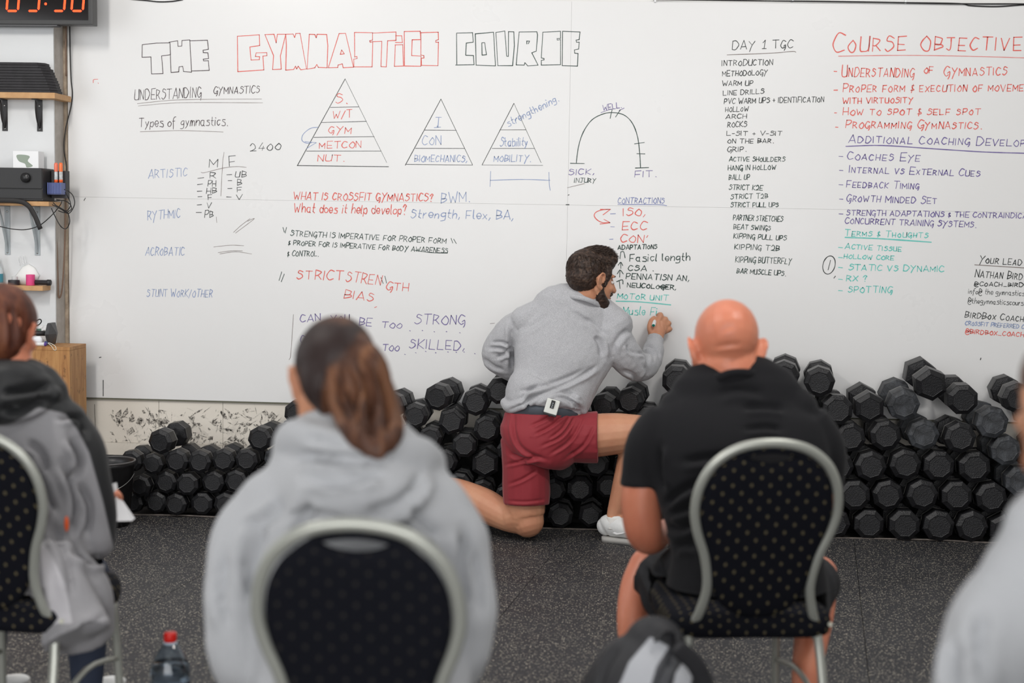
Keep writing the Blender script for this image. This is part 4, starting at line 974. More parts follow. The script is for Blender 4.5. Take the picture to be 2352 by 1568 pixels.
Mx = Matrix.Translation(s0) @ Matrix.Rotation(math.pi / 2, 4, 'Y')
bm = bmesh.new(); lathe(bm, [(.008, -.05), (.009, -.048), (.009, .058)], 16, Mx); obj('barrel', bm, m_white, mk, True)
bm = bmesh.new(); lathe(bm, [(.0092, .0585), (.0092, .064), (.007, .066)], 16, Mx); obj('end_plug', bm, mat('purple_plug', (92, 62, 150), .4), mk, True)
bm = bmesh.new(); lathe(bm, [(.0094, -.105), (.0094, -.0505)], 16, Mx); obj('cap', bm, mat('purple_plug', (92, 62, 150), .4), mk, True)
bm = bmesh.new(); tube(bm, [onY(a, b, YX - .003) + Vector((0, 0, .0)) for a, b in ((110, 788), (118, 794), (124, 803), (129, 803), (127, 795), (118, 789), (111, 787))], .0016, seg=6, n=5)
tag(obj('cord_loop', bm, mat('white_cord', (226, 220, 204), .7), None, True), 'white cord loop hanging over the front edge of the box', 'cord')
cl = empty('cloth', onY(84, 780, YX + .06)); tag(cl, 'crumpled white cloth beside the marker on the box', 'cloth')
bm = bmesh.new(); ellipsoid(bm, (onY(82, 775, YX + .08).x, YX + .08, zb + .022), (.042, .03, .022), seg=24)
me = bpy.data.meshes.new('cloth'); bm.to_mesh(me); bm.free(); lump(me, .012, 40, 3); co = getco(me); co[:, 2] = np.maximum(co[:, 2], zb + .0004); setco(me, co)
mesh_obj('folds', me, mat('white_cloth', (236, 238, 242), .8), cl, True)
p = onY(108, 772, YX + .06); bl = empty('blue_cap', (p.x, YX + .06, zb)); tag(bl, 'small dark blue ball-shaped cap in front of the little dumbbell', 'cap')
bm = bmesh.new(); ellipsoid(bm, (p.x, YX + .045, zb + .0115), (.011, .011, .011)); obj('knob', bm, mat('navy_plastic', (62, 74, 120), .4), bl, True)
cable([onY(a, b, YP - .06) for a, b in ((74, 742), (84, 736), (92, 733), (95, 738), (90, 745), (80, 748))], .003, m_cable, 'short black lead curling above the white instrument')
# cables along the top of the whiteboard, and their clips
for i, pts in enumerate(([(1500, -1), (1600, 0), (1740, 2), (1850, 2.5), (1960, 4), (2080, 6), (2200, 8), (2230, 13), (2290, 15), (2352, 11), (2420, 10)], [(1500, -4), (1700, 1), (1900, 4), (2050, 6), (2200, 8.5), (2352, 9), (2420, 12)], [(300, -2), (335, 1), (365, 4), (395, 3), (420, -1)])):
    cable([onY(a, b, YB - .0045 - .0065 * (i == 1)) for a, b in pts], .003, m_cable, ['lower black cable along the top edge of the whiteboard', 'upper black cable along the top edge of the whiteboard', 'short sagging cable above the block-letter title'][i])
for px in (1505, 1821, 2080):
    p = onY(px, 5 if px > 1900 else 1, YB - .009); o = bxo('cable_clip', (p.x - .004, YB - .011, p.z - .008), (p.x + .004, YB - .0003, p.z + .012), m_white, None, .001); tag(o, {1505: 'left', 1821: 'middle', 2080: 'right'}[px] + ' white clip holding the cables to the board top', 'clip', 'white cable clips along the board top')
# black bucket beside the left heap
bp0 = onZ(262, 1192); bp0 = Vector((onY(245, 1100, YF - .22).x, YF - .20, 0))
rt_ = 60 / F * proj(bp0)[2]; zr = onY(262, 1070, YF - .20 - rt_).z
bk = empty('bucket', bp0); tag(bk, 'black plastic bucket with wire handle beside the left dumbbell heap', 'bucket')
m_bk = mat('bucket_plastic', (30, 29, 31), .38)
bm = bmesh.new(); rb = rt_ * .78
lathe(bm, [(0.001, .0005), (rb, .0005), (rt_ * .97, zr - .02), (rt_ * 1.0, zr - .018), (rt_, zr), (rt_ * .955, zr), (rt_ * .93, zr - .03), (rb * .96, .006), (.001, .006)], 40, Matrix.Translation(bp0), False); obj('pail', bm, m_bk, bk, True)
bm = bmesh.new(); tube(bm, [bp0 + Vector((rt_ * 1.0 * math.cos(t_), rt_ * math.sin(t_), zr + .002)) for t_ in np.arange(0, 2 * math.pi, .3)], .005, seg=8, n=3, closed=True); obj('rim', bm, mat('bucket_rim', (78, 76, 76), .35), bk, True)
bm = bmesh.new(); tube(bm, [bp0 + Vector((rt_ * 1.02 * math.cos(t_), -rt_ * 1.06 * math.sin(t_) * .999, zr - .055 - .075 * math.sin(t_))) for t_ in np.linspace(0, math.pi, 12)], .002, seg=6, n=3); obj('handle', bm, m_screw, bk, True)
# ------------------------------------------------------------------ round-backed banquet chairs
m_fab = mat('navy_dotted_fabric', (22, 25, 36), .85)
N, L, B = nodes(m_fab)
tc = N.new('ShaderNodeTexCoord'); sx = N.new('ShaderNodeSeparateXYZ'); L.new(tc.outputs['Object'], sx.inputs[0])
vv = mth(N, L, 'ADD', sx.outputs['Z'], sx.outputs['Y'])
def dots(off):
    u = mth(N, L, 'ADD', mth(N, L, 'DIVIDE', sx.outputs['X'], .0475), off); v_ = mth(N, L, 'ADD', mth(N, L, 'DIVIDE', vv, .032), off)
    u = mth(N, L, 'MULTIPLY', mth(N, L, 'SUBTRACT', mth(N, L, 'FRACT', u), .5), .0475); v_ = mth(N, L, 'MULTIPLY', mth(N, L, 'SUBTRACT', mth(N, L, 'FRACT', v_), .5), .032)
    return mth(N, L, 'LESS_THAN', mth(N, L, 'ADD', mth(N, L, 'MULTIPLY', u, u), mth(N, L, 'MULTIPLY', v_, v_)), .0036 ** 2)
dd = mth(N, L, 'MAXIMUM', dots(10), dots(10.5))
wv = tnoise(N, L, tc.outputs['Object'], 400, 2)
fb = mixc(N, L, wv.outputs['Fac'], lin((9, 10, 16)), lin((17, 19, 28)))
L.new(mixc(N, L, dd, fb, lin((98, 90, 68))), B.inputs['Base Color'])
B.inputs['Specular IOR Level'].default_value = .2
m_tube = mat('silver_painted_tube', (176, 178, 170), .36, metal=.45, spec=.6)
def make_chair(label):
    root = empty('banquet_chair'); tag(root, label, 'chair', 'round-backed banquet chairs of the seated audience')
    yb = lambda z: -.195 - max(0, z - .41) * .24
    half = [(.186, .0, -.285), (.181, .2, -.245), (.170, .40, -.195), (.147, .475, None), (.134, .545, None), (.146, .625, None), (.171, .695, None), (.182, .755, None), (.172, .82, None), (.140, .876, None), (.082, .915, None), (0, .928, None)]
    pts = [(x, yb(z) if y is None else y, z) for x, z, y in half] + [(-x, yb(z) if y is None else y, z) for x, z, y in half[-2::-1]]
    bm = bmesh.new(); tube(bm, pts, [(.0125, .0095)] * len(pts), seg=12, n=6, ref=(0, 1, 0)); obj('hoop_frame', bm, m_tube, root, True)
    # padded back, with a grip slot at the top
    out = [(.168, .755), (.158, .815), (.128, .864), (.083, .892), (.062, .892), (.036, .882), (0, .877)]
    low = [(0, .462), (.045, .468), (.085, .488), (.112, .522), (.124, .56), (.136, .628), (.160, .70)]
    ol = catmull(low + out + [(-x, z) for x, z in out[-2::-1]] + [(-x, z) for x, z in low[:0:-1]], 4, True)
    bm = bmesh.new(); c = (0, .70)
    def ring(k, y): return [bm.verts.new((c[0] + (x - c[0]) * k, yb(c[1] + (z - c[1]) * k) + y, c[1] + (z - c[1]) * k)) for x, z in ol]
    R = [ring(*q) for q in ((.25, .022), (.6, .021), (.85, .018), (.96, .013), (1.0, .004), (1.0, -.004), (.96, -.010), (.85, -.013), (.6, -.015), (.25, -.016))]
    n = len(ol)
    for a, b in zip(R, R[1:]):
        for j in range(n): bm.faces.new((a[j], a[(j + 1) % n], b[(j + 1) % n], b[j]))
    bm.faces.new(R[0][::-1]); bm.faces.new(R[-1])
    tube(bm, [(x, yb(z) + .003, z) for x, z in ((-.112, .866), (-.085, .888), (-.050, .903), (0, .909), (.050, .903), (.085, .888), (.112, .866))], [(.012, .0085)] * 7, seg=10, n=4, ref=(0, 0, 1))
    obj('backrest', bm, m_fab, root, True)
    # seat
    bm = bmesh.new(); so = catmull([(-.19, -.20), (0, -.212), (.19, -.20), (.215, -.05), (.212, .12), (.15, .215), (0, .24), (-.15, .215), (-.212, .12), (-.215, -.05)], 4, True)
    R = [[bm.verts.new((x * k, y * k, z)) for x, y in so] for k, z in ((.4, .402), (.93, .402), (.985, .408), (1.0, .425), (1.0, .445), (.97, .462), (.85, .474), (.4, .482))]
    n = len(so)
    for a, b in zip(R, R[1:]):
        for j in range(n): bm.faces.new((a[j], a[(j + 1) % n], b[(j + 1) % n], b[j]))
    bm.faces.new(R[0][::-1]); bm.faces.new(R[-1])
    obj('seat', bm, m_fab, root, True)
    bm = bmesh.new(); lathe(bm, [(.006, 0), (.006, .004)], 8, Matrix.Translation((.196, -.208, .44)) @ Matrix.Rotation(math.pi / 2, 4, 'X')); obj('seat_button', bm, mat('pale_tag', (205, 205, 190), .6), root)
    for s in (-1, 1):
        bm = bmesh.new(); tube(bm, [(s * .165, .18, .40), (s * .172, .20, .22), (s * .178, .215, .0005)], .0115, seg=10, n=4); obj('front_leg', bm, m_tube, root, True)
        bm = bmesh.new(); tube(bm, [(s * .181, -.245, .2), (s * .176, -.02, .255), (s * .172, .205, .22)], .008, seg=8, n=4); obj('side_rail', bm, m_tube, root, True)
        bm = bmesh.new(); tube(bm, [(s * .169, -.19, .398), (s * .167, .0, .393), (s * .165, .18, .398)], .0095, seg=8, n=3); obj('seat_rail', bm, m_tube, root, True)
        for yy, zz in ((-.285, .186), (.215, .178)):
            bm = bmesh.new(); lathe(bm, [(.015, .0), (.016, .02), (.013, .024)], 10, Matrix.Translation((s * zz, yy, 0))); obj('foot_cap', bm, m_blackp, root, True)
    return root
def put_chair(root, px, py, s, yaw_, z=0):
    """px, py: middle of the top of the hoop; s: pixels per metre there"""
    top = P(px, py, F / s); a = math.radians(yaw_)
    l = Vector((0, -.195 - .518 * .24, .928)); l.rotate(Matrix.Rotation(a, 3, 'Z'))
    # slide along the sight line until the chair stands on the floor
    r = top - CAM; k = (.928 - CAM.z) / r.z; top = CAM + r * k
    root.location = top - l; root.location.z = 0; root.rotation_euler = (0, 0, a)
ch1 = make_chair('navy dotted banquet chair with silver hoop, occupied by the bald man')
put_chair(ch1, 1776, 1017, 922, 9)
ch2 = copy_tree(ch1); ch2['label'] = 'nearest banquet chair, its dark round back in front of the grey-hooded woman'
put_chair(ch2, 815, 1204, 1325, 0)
m_fab2 = m_fab.copy(); m_fab2.name = 'darker_dotted_fabric'
for n_ in m_fab2.node_tree.nodes:
    if n_.type == 'MIX' and not n_.inputs[7].links and n_.inputs[7].default_value[0] > .1: n_.inputs[7].default_value = lin((46, 44, 42))
for o in ch2.children:
    if o.name.startswith(('backrest', 'seat')) and not o.name.startswith(('seat_button', 'seat_rail')):
        o.data = o.data.copy(); o.data.materials[0] = m_fab2
ch3 = copy_tree(ch1); ch3['label'] = 'banquet chair at the left edge, under the woman in the grey and black jacket'
put_chair(ch3, -85, 992, 940, -3)
# ------------------------------------------------------------------ people
m_skin = mat('skin', (205, 150, 118), .5, noise=(9, .5, (188, 122, 94)), bump=(220, .15, .0006), sss=.12)
m_skin_red = mat('ruddy_skin', (214, 138, 108), .42, noise=(6, .6, (196, 112, 86)), sss=.12)
m_heather = mat('grey_heather_sweatshirt', (194, 194, 197), .9, noise=(420, .8, (136, 137, 142)), bump=(500, .3, .0008), sheen=.2)
m_hood = mat('pale_grey_hoodie', (184, 186, 189), .9, noise=(300, .4, (164, 165, 169)), bump=(300, .25, .0008), sheen=.2)
m_redsh = mat('dark_red_shorts', (146, 40, 50), .68, noise=(260, .35, (126, 32, 42)), sheen=.15)
m_tee = mat('black_tshirt', (25, 25, 28), .9, noise=(200, .4, (19, 19, 21)), sheen=.05, spec=.3)
m_dkshort = mat('black_shorts', (26, 27, 31), .8, noise=(150, .4, (18, 19, 22)))
m_sock = mat('white_sock', (226, 224, 220), .9, bump=(300, .6, .002))
m_shoe = mat('white_trainer', (222, 223, 222), .5, noise=(40, .3, (196, 198, 198)))
m_sole = mat('grey_sole', (164, 162, 158), .6)
m_eye = mat('eyeball', (225, 222, 218), .15)
m_lip = mat('lips', (176, 104, 88), .45)
def hair_mat(name, dark, mid, light, sc=(90, 90, 7)):
    m = mat(name, mid, .55, spec=.4); N, L, B = nodes(m)
    tc = N.new('ShaderNodeTexCoord'); mp = N.new('ShaderNodeMapping'); mp.inputs['Scale'].default_value = sc; L.new(tc.outputs['Object'], mp.inputs[0])
    a = tnoise(N, L, mp.outputs[0], 1, 4, .6, .8)
    b = tnoise(N, L, tc.outputs['Object'], 11, 3)
    r1 = ramp(N, L, a.outputs['Fac'], [(.3, lin(dark)), (.52, lin(mid)), (.72, lin(light))])
    L.new(mixc(N, L, mth(N, L, 'MULTIPLY', b.outputs['Fac'], .5), r1.outputs[0], lin(mid)), B.inputs['Base Color'])
    bp = N.new('ShaderNodeBump'); bp.inputs['Strength'].default_value = .7; bp.inputs['Distance'].default_value = .003
    L.new(a.outputs['Fac'], bp.inputs['Height']); L.new(bp.outputs[0], B.inputs['Normal'])
    return m
def tb(bm, pts, seg=18, n=5, ratio=1.0, grow=0.0, rnd=True, scale=1.0):
    """pts: (px, py, D, r_px[, depth ratio]) - a limb through pixels at given distances"""
    P3, R = [], []
    for q in pts:
        px, py, D, r = q[:4]; k = q[4] if len(q) > 4 else ratio
        a = max(.003, r * D / F * scale + grow); P3.append(P(px, py, D)); R.append((a, max(.003, r * D / F * k * scale + grow)))
    return tube(bm, P3, R, seg=seg, n=n, ref=FWD, round_ends=rnd)
def rings(bm, rows, ratio=.5, grow=0.0, scale=1.0, seg=32, rnd='start'):
    """rows: (x_left, x_right, y, D[, depth ratio]) - a trunk whose outline is given"""
    return tb(bm, [((a + b) / 2, y, D, (b - a) / 2, (rest[0] if rest else ratio)) for a, b, y, D, *rest in rows], seg=seg, grow=grow, scale=scale, rnd=rnd)
def headmat(px, py, D, face, up=(0, 0, 1)):
    """frame of a head: local +y = where the face points, +z = crown"""
    f = Vector(face).normalized(); u = Vector(up) - f * Vector(up).dot(f); u.normalize(); r = f.cross(u)
    m = Matrix((r, f, u)).transposed().to_4x4(); m.translation = P(px, py, D); return m
def head(bm, M, s=1.0, ear=1.0, neck=None):
    S = M @ Matrix.Scale(s, 4)
    def el(c, r, rot=None):
        v = ellipsoid(bm, (0, 0, 0), r, rot, 20); bmesh.ops.translate(bm, vec=c, verts=v); bmesh.ops.transform(bm, matrix=S, verts=v)
    def tt(pts, rad):
        b2 = bmesh.new(); tube(b2, pts, rad, seg=10, n=4, round_ends=True); me = bpy.data.meshes.new('x'); b2.transform(S); b2.to_mesh(me); b2.free(); bm.from_mesh(me); bpy.data.meshes.remove(me)
    el((0, -.016, .034), (.077, .098, .086)); el((0, .036, -.03), (.058, .060, .080)); el((0, .074, -.092), (.024, .020, .019))
    for q in (-1, 1):
        tt([(q * .060, .0, -.035), (q * .050, .035, -.078), (q * .020, .078, -.094)], [.015, .016, .014])
        el((q * .036, .070, -.022), (.022, .018, .018))
        rot = Matrix.Rotation(q * .35, 4, 'Z') @ Matrix.Rotation(-.15, 4, 'X')
        el((q * .076, -.006, -.004), (.007 * ear, .017 * ear, .029 * ear), rot); el((q * .080, .003, -.030), (.006 * ear, .009, .011))
        tt([(q * .079, .012, -.008), (q * .082, .013, .014), (q * .087, .002, .029), (q * .093, -.014, .026), (q * .095, -.024, .008), (q * .090, -.020, -.014), (q * .083, -.006, -.032)], [.003, .0042, .0048, .005, .0048, .0045, .005])
        tt([(q * .082, -.006, .016), (q * .088, -.013, .006), (q * .085, -.008, -.012)], [.003, .0045, .004])
        tt([(q * .012, .087, .028), (q * .030, .084, .031), (q * .048, .072, .026)], [.006, .0065, .005])
    tt([(0, .092, .020), (0, .102, -.004), (0, .114, -.026)], [.008, .010, .013]); el((-.011, .100, -.028), (.008, .010, .008)); el((.011, .100, -.028), (.008, .010, .008))
    tt([(-.024, .086, -.058), (0, .098, -.055), (.024, .086, -.058)], [.004, .0065, .004]); tt([(-.021, .084, -.066), (0, .096, -.067), (.021, .084, -.066)], [.004, .0075, .004])
def face_parts(M, s, parent):
    S = M @ Matrix.Scale(s, 4)
    for q in (-1, 1):
        bm = bmesh.new(); v = ellipsoid(bm, (0, 0, 0), (.010, .009, .007)); bmesh.ops.translate(bm, vec=(q * .031, .0805, .004), verts=v); bm.transform(S); obj('eye', bm, m_eye, parent, True)
        bm = bmesh.new(); v = ellipsoid(bm, (0, 0, 0), (.005, .0025, .005)); bmesh.ops.translate(bm, vec=(q * .031, .0880, .003), verts=v); bm.transform(S); obj('iris', bm, mat('dark_iris', (50, 36, 28), .2), parent, True)
        bm = bmesh.new(); tube(bm, [(q * .014, .0925, .027), (q * .030, .0905, .031), (q * .048, .077, .027)], [.002, .0035, .002], seg=8, round_ends=True); bm.transform(S); obj('eyebrow', bm, mat('eyebrow_hair', (58, 42, 34), .7), parent, True)
    bm = bmesh.new(); tube(bm, [(-.020, .0895, -.0605), (0, .1025, -.0605), (.020, .0895, -.0605)], [.002, .0045, .002], seg=8, round_ends=True); bm.transform(S); obj('mouth', bm, m_lip, parent, True)
def cloth(name, bm, m, parent, voxel=.008, sm=5, folds=(), noise_=(), drop=None):
    me = remeshed(bm, voxel, sm)
    if folds: creases(me, [(d * 1.5, w_, p) for d, w_, p in folds])
    for a, s_, sd in noise_: lump(me, a, s_, sd)
    sit(me)
    o = mesh_obj(name, me, m, None, True); o.parent = parent; o.matrix_parent_inverse = parent.matrix_basis.inverted(); return o
def body(bm, m, parent, voxel=.006, sm=3, folds=()):
    me = remeshed(bm, voxel, sm)
    if folds: creases(me, folds)
    sit(me)
    o = mesh_obj('body', me, m, None, True); o.parent = parent; o.matrix_parent_inverse = parent.matrix_basis.inverted(); return o
SIT = None
KEEP = None
def sit(me):
    """rest a seated figure on its chair: nothing sinks into the seat or the padded back"""
    if SIT is None: return
    co = getco(me); M = np.array(SIT.matrix_basis.inverted()); q = co @ M[:3, :3].T + M[:3, 3]
    foot = (np.abs(q[:, 0] / .228) ** 4 + np.abs((q[:, 1] - .013) / .240) ** 4) < 1
    q[:, 2] = np.where(foot & (q[:, 2] > .27) & (q[:, 2] < .4885), .4885, q[:, 2])
    pl = -.195 - np.maximum(0, q[:, 2] - .41) * .24 + .030
    back = (np.abs(q[:, 0]) < .20) & (q[:, 2] > .40) & (q[:, 2] < .945) & (q[:, 1] < pl)
    q[:, 1] = np.where(back, pl, q[:, 1])
    M = np.array(SIT.matrix_basis); new = q @ M[:3, :3].T + M[:3, 3]
    if KEEP is not None: k = KEEP(*npproj(co)); new[k] = co[k]
    setco(me, new)
def inside(poly, X, Y):
    r = np.zeros(len(X), bool); j = len(poly) - 1
    for i in range(len(poly)):
        xi, yi = poly[i]; xj, yj = poly[j]
        c = ((yi > Y) != (yj > Y)) & (X < (xj - xi) * (Y - yi) / (yj - yi + 1e-9) + xi); r ^= c; j = i
    return r
def sdist(poly, X, Y):
    d = np.full(len(X), 1e9)
    for i in range(len(poly)):
        ax, ay = poly[i]; bx, by = poly[(i + 1) % len(poly)]
        t = np.clip(((X - ax) * (bx - ax) + (Y - ay) * (by - ay)) / ((bx - ax) ** 2 + (by - ay) ** 2 + 1e-9), 0, 1)
        d = np.minimum(d, np.hypot(X - ax - t * (bx - ax), Y - ay - t * (by - ay)))
    return np.where(inside(poly, X, Y), d, -d)
def panels(o, polys, soft=.6):
    """panels of another cloth colour on a garment: a distance to each outline is kept per vertex so that the seam is a clean line"""
    me = o.data; X, Y, Z = npproj(getco(me)); src = me.materials[0]; m = src.copy(); N, L, B = nodes(m)
    me.materials.clear(); me.materials.append(m)
    bc = B.inputs['Base Color']; cur = bc.links[0].from_socket if bc.links else tuple(bc.default_value)
    for i, (poly, col) in enumerate(polys):
        nm = 'panel_%d' % i; at = me.attributes.new(nm, 'FLOAT', 'POINT'); at.data.foreach_set('value', sdist(poly, X, Y).astype(np.float32))
        a = N.new('ShaderNodeAttribute'); a.attribute_name = nm
        r = N.new('ShaderNodeMapRange'); r.inputs[1].default_value = -soft; r.inputs[2].default_value = soft; L.new(a.outputs['Fac'], r.inputs[0])
        cur = mixc(N, L, r.outputs[0], cur, lin(col))
    L.new(cur, bc)
def zone(o, idx, poly, dmax=None):
    """give the faces seen inside an outline another material slot"""
    me = o.data; co = getco(me); X, Y, Z = npproj(co)
    n = len(me.polygons); ls = np.empty(n, int); me.polygons.foreach_get('loop_start', ls)
    vi = np.empty(len(me.loops), int); me.loops.foreach_get('vertex_index', vi); v = vi[ls]
    k = inside(poly, X[v], Y[v])
    if dmax: k &= Z[v] < dmax
    mi = np.zeros(n, int); me.polygons.foreach_get('material_index', mi); mi[k] = idx; me.polygons.foreach_set('material_index', mi); me.update()
def DB(px, py): return proj(onY(px, py, YB))[2]
def hand(bm, palm, fingers):
    tb(bm, palm, seg=14)
    for f_ in fingers: tb(bm, f_, seg=10, n=4)

# ============ the man kneeling at the board
pr = empty('person', onZ(1290, 1228)); tag(pr, 'person in grey sweatshirt and dark red shorts kneeling and writing on the whiteboard', 'person')
D0 = 6.62
face = (RT * .87 + FWD * .47 - UP * .16); HM = headmat(1359, 642, 6.60, face, (0.02, 0, 1)); hs = 1.12
trunk = [(1292, 1392, 690, 6.62, .9), (1218, 1420, 722, 6.62, .42), (1186, 1430, 765, 6.62, .42), (1177, 1406, 815, 6.60, .50), (1178, 1380, 862, 6.58, .55), (1170, 1360, 905, 6.56, .60), (1162, 1345, 922, 6.55, .60)]
hip = [(1158, 1352, 950, 6.55, .62), (1150, 1350, 1000, 6.55, .66), (1162, 1300, 1045, 6.56, .8)]
armL = [(1216, 738, 6.64, 36), (1178, 762, 6.67, 40), (1148, 800, 6.70, 37), (1145, 820, 6.71, 36), (1172, 842, 6.74, 32), (1215, 862, 6.78, 28)]
dW = DB(1505, 770)
armR = [(1402, 762, 6.62, 43), (1428, 806, 6.63, 41), (1458, 840, 6.67, 35), (1482, 842, 6.73, 30), (1497, 826, 6.80, 24), (1500, 804, 6.87, 20), (1502, 792, dW - .12, 17)]
thighL = [(1206, 1020, 6.56, 44), (1208, 1100, 6.57, 45), (1208, 1175, 6.58, 44), (1212, 1196, 6.575, 38)]
shinL = [(1210, 1192, 6.575, 37), (1165, 1186, 6.62, 34), (1110, 1158, 6.68, 38), (1050, 1124, 6.72, 26), (1005, 1112, 6.75, 17), (985, 1108, 6.76, 13)]
footL = [(975, 1112, 6.76, 19), (968, 1150, 6.75, 17), (965, 1192, 6.72, 15), (972, 1208, 6.60, 12)]
thighR = [(1262, 1005, 6.58, 42), (1330, 1003, 6.55, 50), (1410, 996, 6.53, 48), (1468, 992, 6.52, 40)]
shinR = [(1470, 1000, 6.53, 36), (1452, 1060, 6.55, 35), (1428, 1130, 6.57, 25), (1411, 1178, 6.58, 17), (1411, 1203, 6.58, 18)]
bm = bmesh.new()
head(bm, HM, hs, 1.0)
tb(bm, [(1352, 655, 6.61, 36), (1344, 682, 6.62, 38, .85), (1338, 705, 6.64, 40, .7)])
rings(bm, trunk[1:], grow=-.034); rings(bm, hip, grow=-.016); tb(bm, armL, scale=.72); tb(bm, armR, scale=.66)
tb(bm, [(1501, 792, dW - .13, 15), (1507, 775, dW - .115, 17)])
tb(bm, thighL); tb(bm, [(1207, 1165, 6.578, 43), (1198, 1182, 6.588, 42), (1185, 1186, 6.60, 38)]); tb(bm, shinL); tb(bm, footL, scale=.6); tb(bm, thighR); tb(bm, shinR)
h0 = onZ(1388, 1241); d_ = (RT * .80 - FWD * .32); d_.z = 0; d_.normalize()
tube(bm, [h0 + d_ * .07 + Vector((0, 0, .10)), h0 + d_ * .08 + Vector((0, 0, .06)), h0 + d_ * .16 + Vector((0, 0, .045)), h0 + d_ * .24 + Vector((0, 0, .04))], [.034, .03, .022, .014], seg=12, round_ends=True)
# right hand closed round the marker
hand(bm, [(1506, 778, dW - .115, 16.5, .7), (1510, 760, dW - .105, 19, .62), (1515, 746, dW - .095, 19, .55), (1519, 738, dW - .088, 17, .5)], [
  [(1511, 742, dW - .095, 6.6), (1517, 726, dW - .095, 6.8), (1516, 722, dW - .065, 6.0), (1510, 725, dW - .042, 5.0)],
  [(1521, 742, dW - .088, 6.6), (1528, 733, dW - .086, 6.6), (1528, 733, dW - .056, 6.0), (1519, 736, dW - .040, 5.2)],
  [(1526, 750, dW - .086, 6.4), (1536, 742, dW - .084, 6.2), (1536, 744, dW - .055, 5.6), (1527, 748, dW - .038, 4.8)],
  [(1527, 762, dW - .086, 6.0), (1539, 755, dW - .082, 5.6), (1538, 758, dW - .052, 5.0), (1530, 762, dW - .030, 4.4)],
  [(1498, 768, dW - .112, 8.6), (1493, 752, dW - .118, 7.6), (1496, 737, dW - .100, 6.4), (1502, 730, dW - .078, 5.4)]])
b_ = body(bm, m_skin, pr, .0052, 2, [(.003, 3, [(1360, 665), (1372, 690)]), (.003, 2, [(1516, 735), (1519, 750)]), (.0025, 2, [(1526, 744), (1528, 758)])])
face_parts(HM, hs, pr)
# ear detail
bm = bmesh.new(); S = HM @ Matrix.Scale(hs, 4)
# hair: close at the nape and sides, fuller and brushed up at the front
m_hair = hair_mat('dark_brown_hair', (30, 22, 19), (58, 44, 37), (98, 78, 64), (60, 60, 60))
def hel(bm, S, c, r):
    v = ellipsoid(bm, (0, 0, 0), r, None, 24); bmesh.ops.translate(bm, vec=c, verts=v); bmesh.ops.transform(bm, matrix=S, verts=v)
hel(bm, S, (0, -.020, .042), (.0805, .100, .086)); hel(bm, S, (0, -.040, .012), (.075, .078, .074)); hel(bm, S, (0, .010, .085), (.064, .085, .050)); hel(bm, S, (0, .062, .096), (.050, .036, .028)); hel(bm, S, (0, -.062, -.012), (.054, .044, .046))
for q in (-1, 1): hel(bm, S, (q * .068, .028, .034), (.012, .022, .040)); hel(bm, S, (q * .070, .027, -.002), (.008, .009, .024))
me = remeshed(bm, .004, 3); lump(me, .0035, 60, 2); lump(me, .002, 150, 5)
hairo = mesh_obj('hair', me, m_hair, None, True); hairo.parent = pr; hairo.matrix_parent_inverse = pr.matrix_basis.inverted()
bm = bmesh.new(); r3 = random.Random(5)
for i in range(2600):
    th = r3.uniform(-3.14, 3.14); ph = r3.uniform(-.5, 1.5)
    d = Vector((math.sin(th) * math.cos(ph), math.cos(th) * math.cos(ph), math.sin(ph)))
    if d.y > .45 and d.z < .45: continue
    top = max(0, d.z) ** 1.5
    p = Vector((d.x * .079, -.020 + d.y * .098, .044 + d.z * .084)) if d.z < .55 else Vector((d.x * .066, .004 + d.y * .094, .078 + d.z * .052))
    ln = .009 + (.024 + .022 * max(0, d.y)) * top * r3.uniform(.4, 1)
    gr = (d * .55 + Vector((r3.uniform(-.3, .3), .25 + .9 * top, -.75 + 1.25 * top))).normalized()
    q1 = p + gr * ln * .5 + d * .002; q2 = p + gr * ln + Vector((0, .003 * top, -.002))
    w_ = .0009 + .0012 * top
    tube(bm, [S @ p, S @ q1, S @ q2], [w_, w_ * .8, .0003], seg=3, n=1)
tag(obj('hair_tufts', bm, m_hair, hairo, True), kind='stuff')
bm = bmesh.new()
for pts, rad in (([(-.066, .012, -.020), (-.058, .022, -.060), (-.044, .052, -.094), (0, .082, -.112), (.044, .052, -.094), (.058, .022, -.060), (.066, .012, -.020)], [.010, .021, .027, .031, .027, .021, .010]), ([(-.030, .084, -.050), (-.012, .101, -.044), (.012, .101, -.044), (.030, .084, -.050)], [.006, .006, .006, .006]), ([(0, .090, -.080), (0, .088, -.118)], [.020, .018])):
    b2 = bmesh.new(); tube(b2, pts, rad, seg=12, n=5, round_ends=True); b2.transform(S); me2 = bpy.data.meshes.new('x'); b2.to_mesh(me2); b2.free(); bm.from_mesh(me2)
me = remeshed(bm, .004, 3); lump(me, .003, 110, 8)
o = mesh_obj('beard', me, hair_mat('beard_hair', (24, 17, 14), (50, 35, 28), (84, 60, 46), (50, 50, 50)), None, True); o.parent = pr; o.matrix_parent_inverse = pr.matrix_basis.inverted()
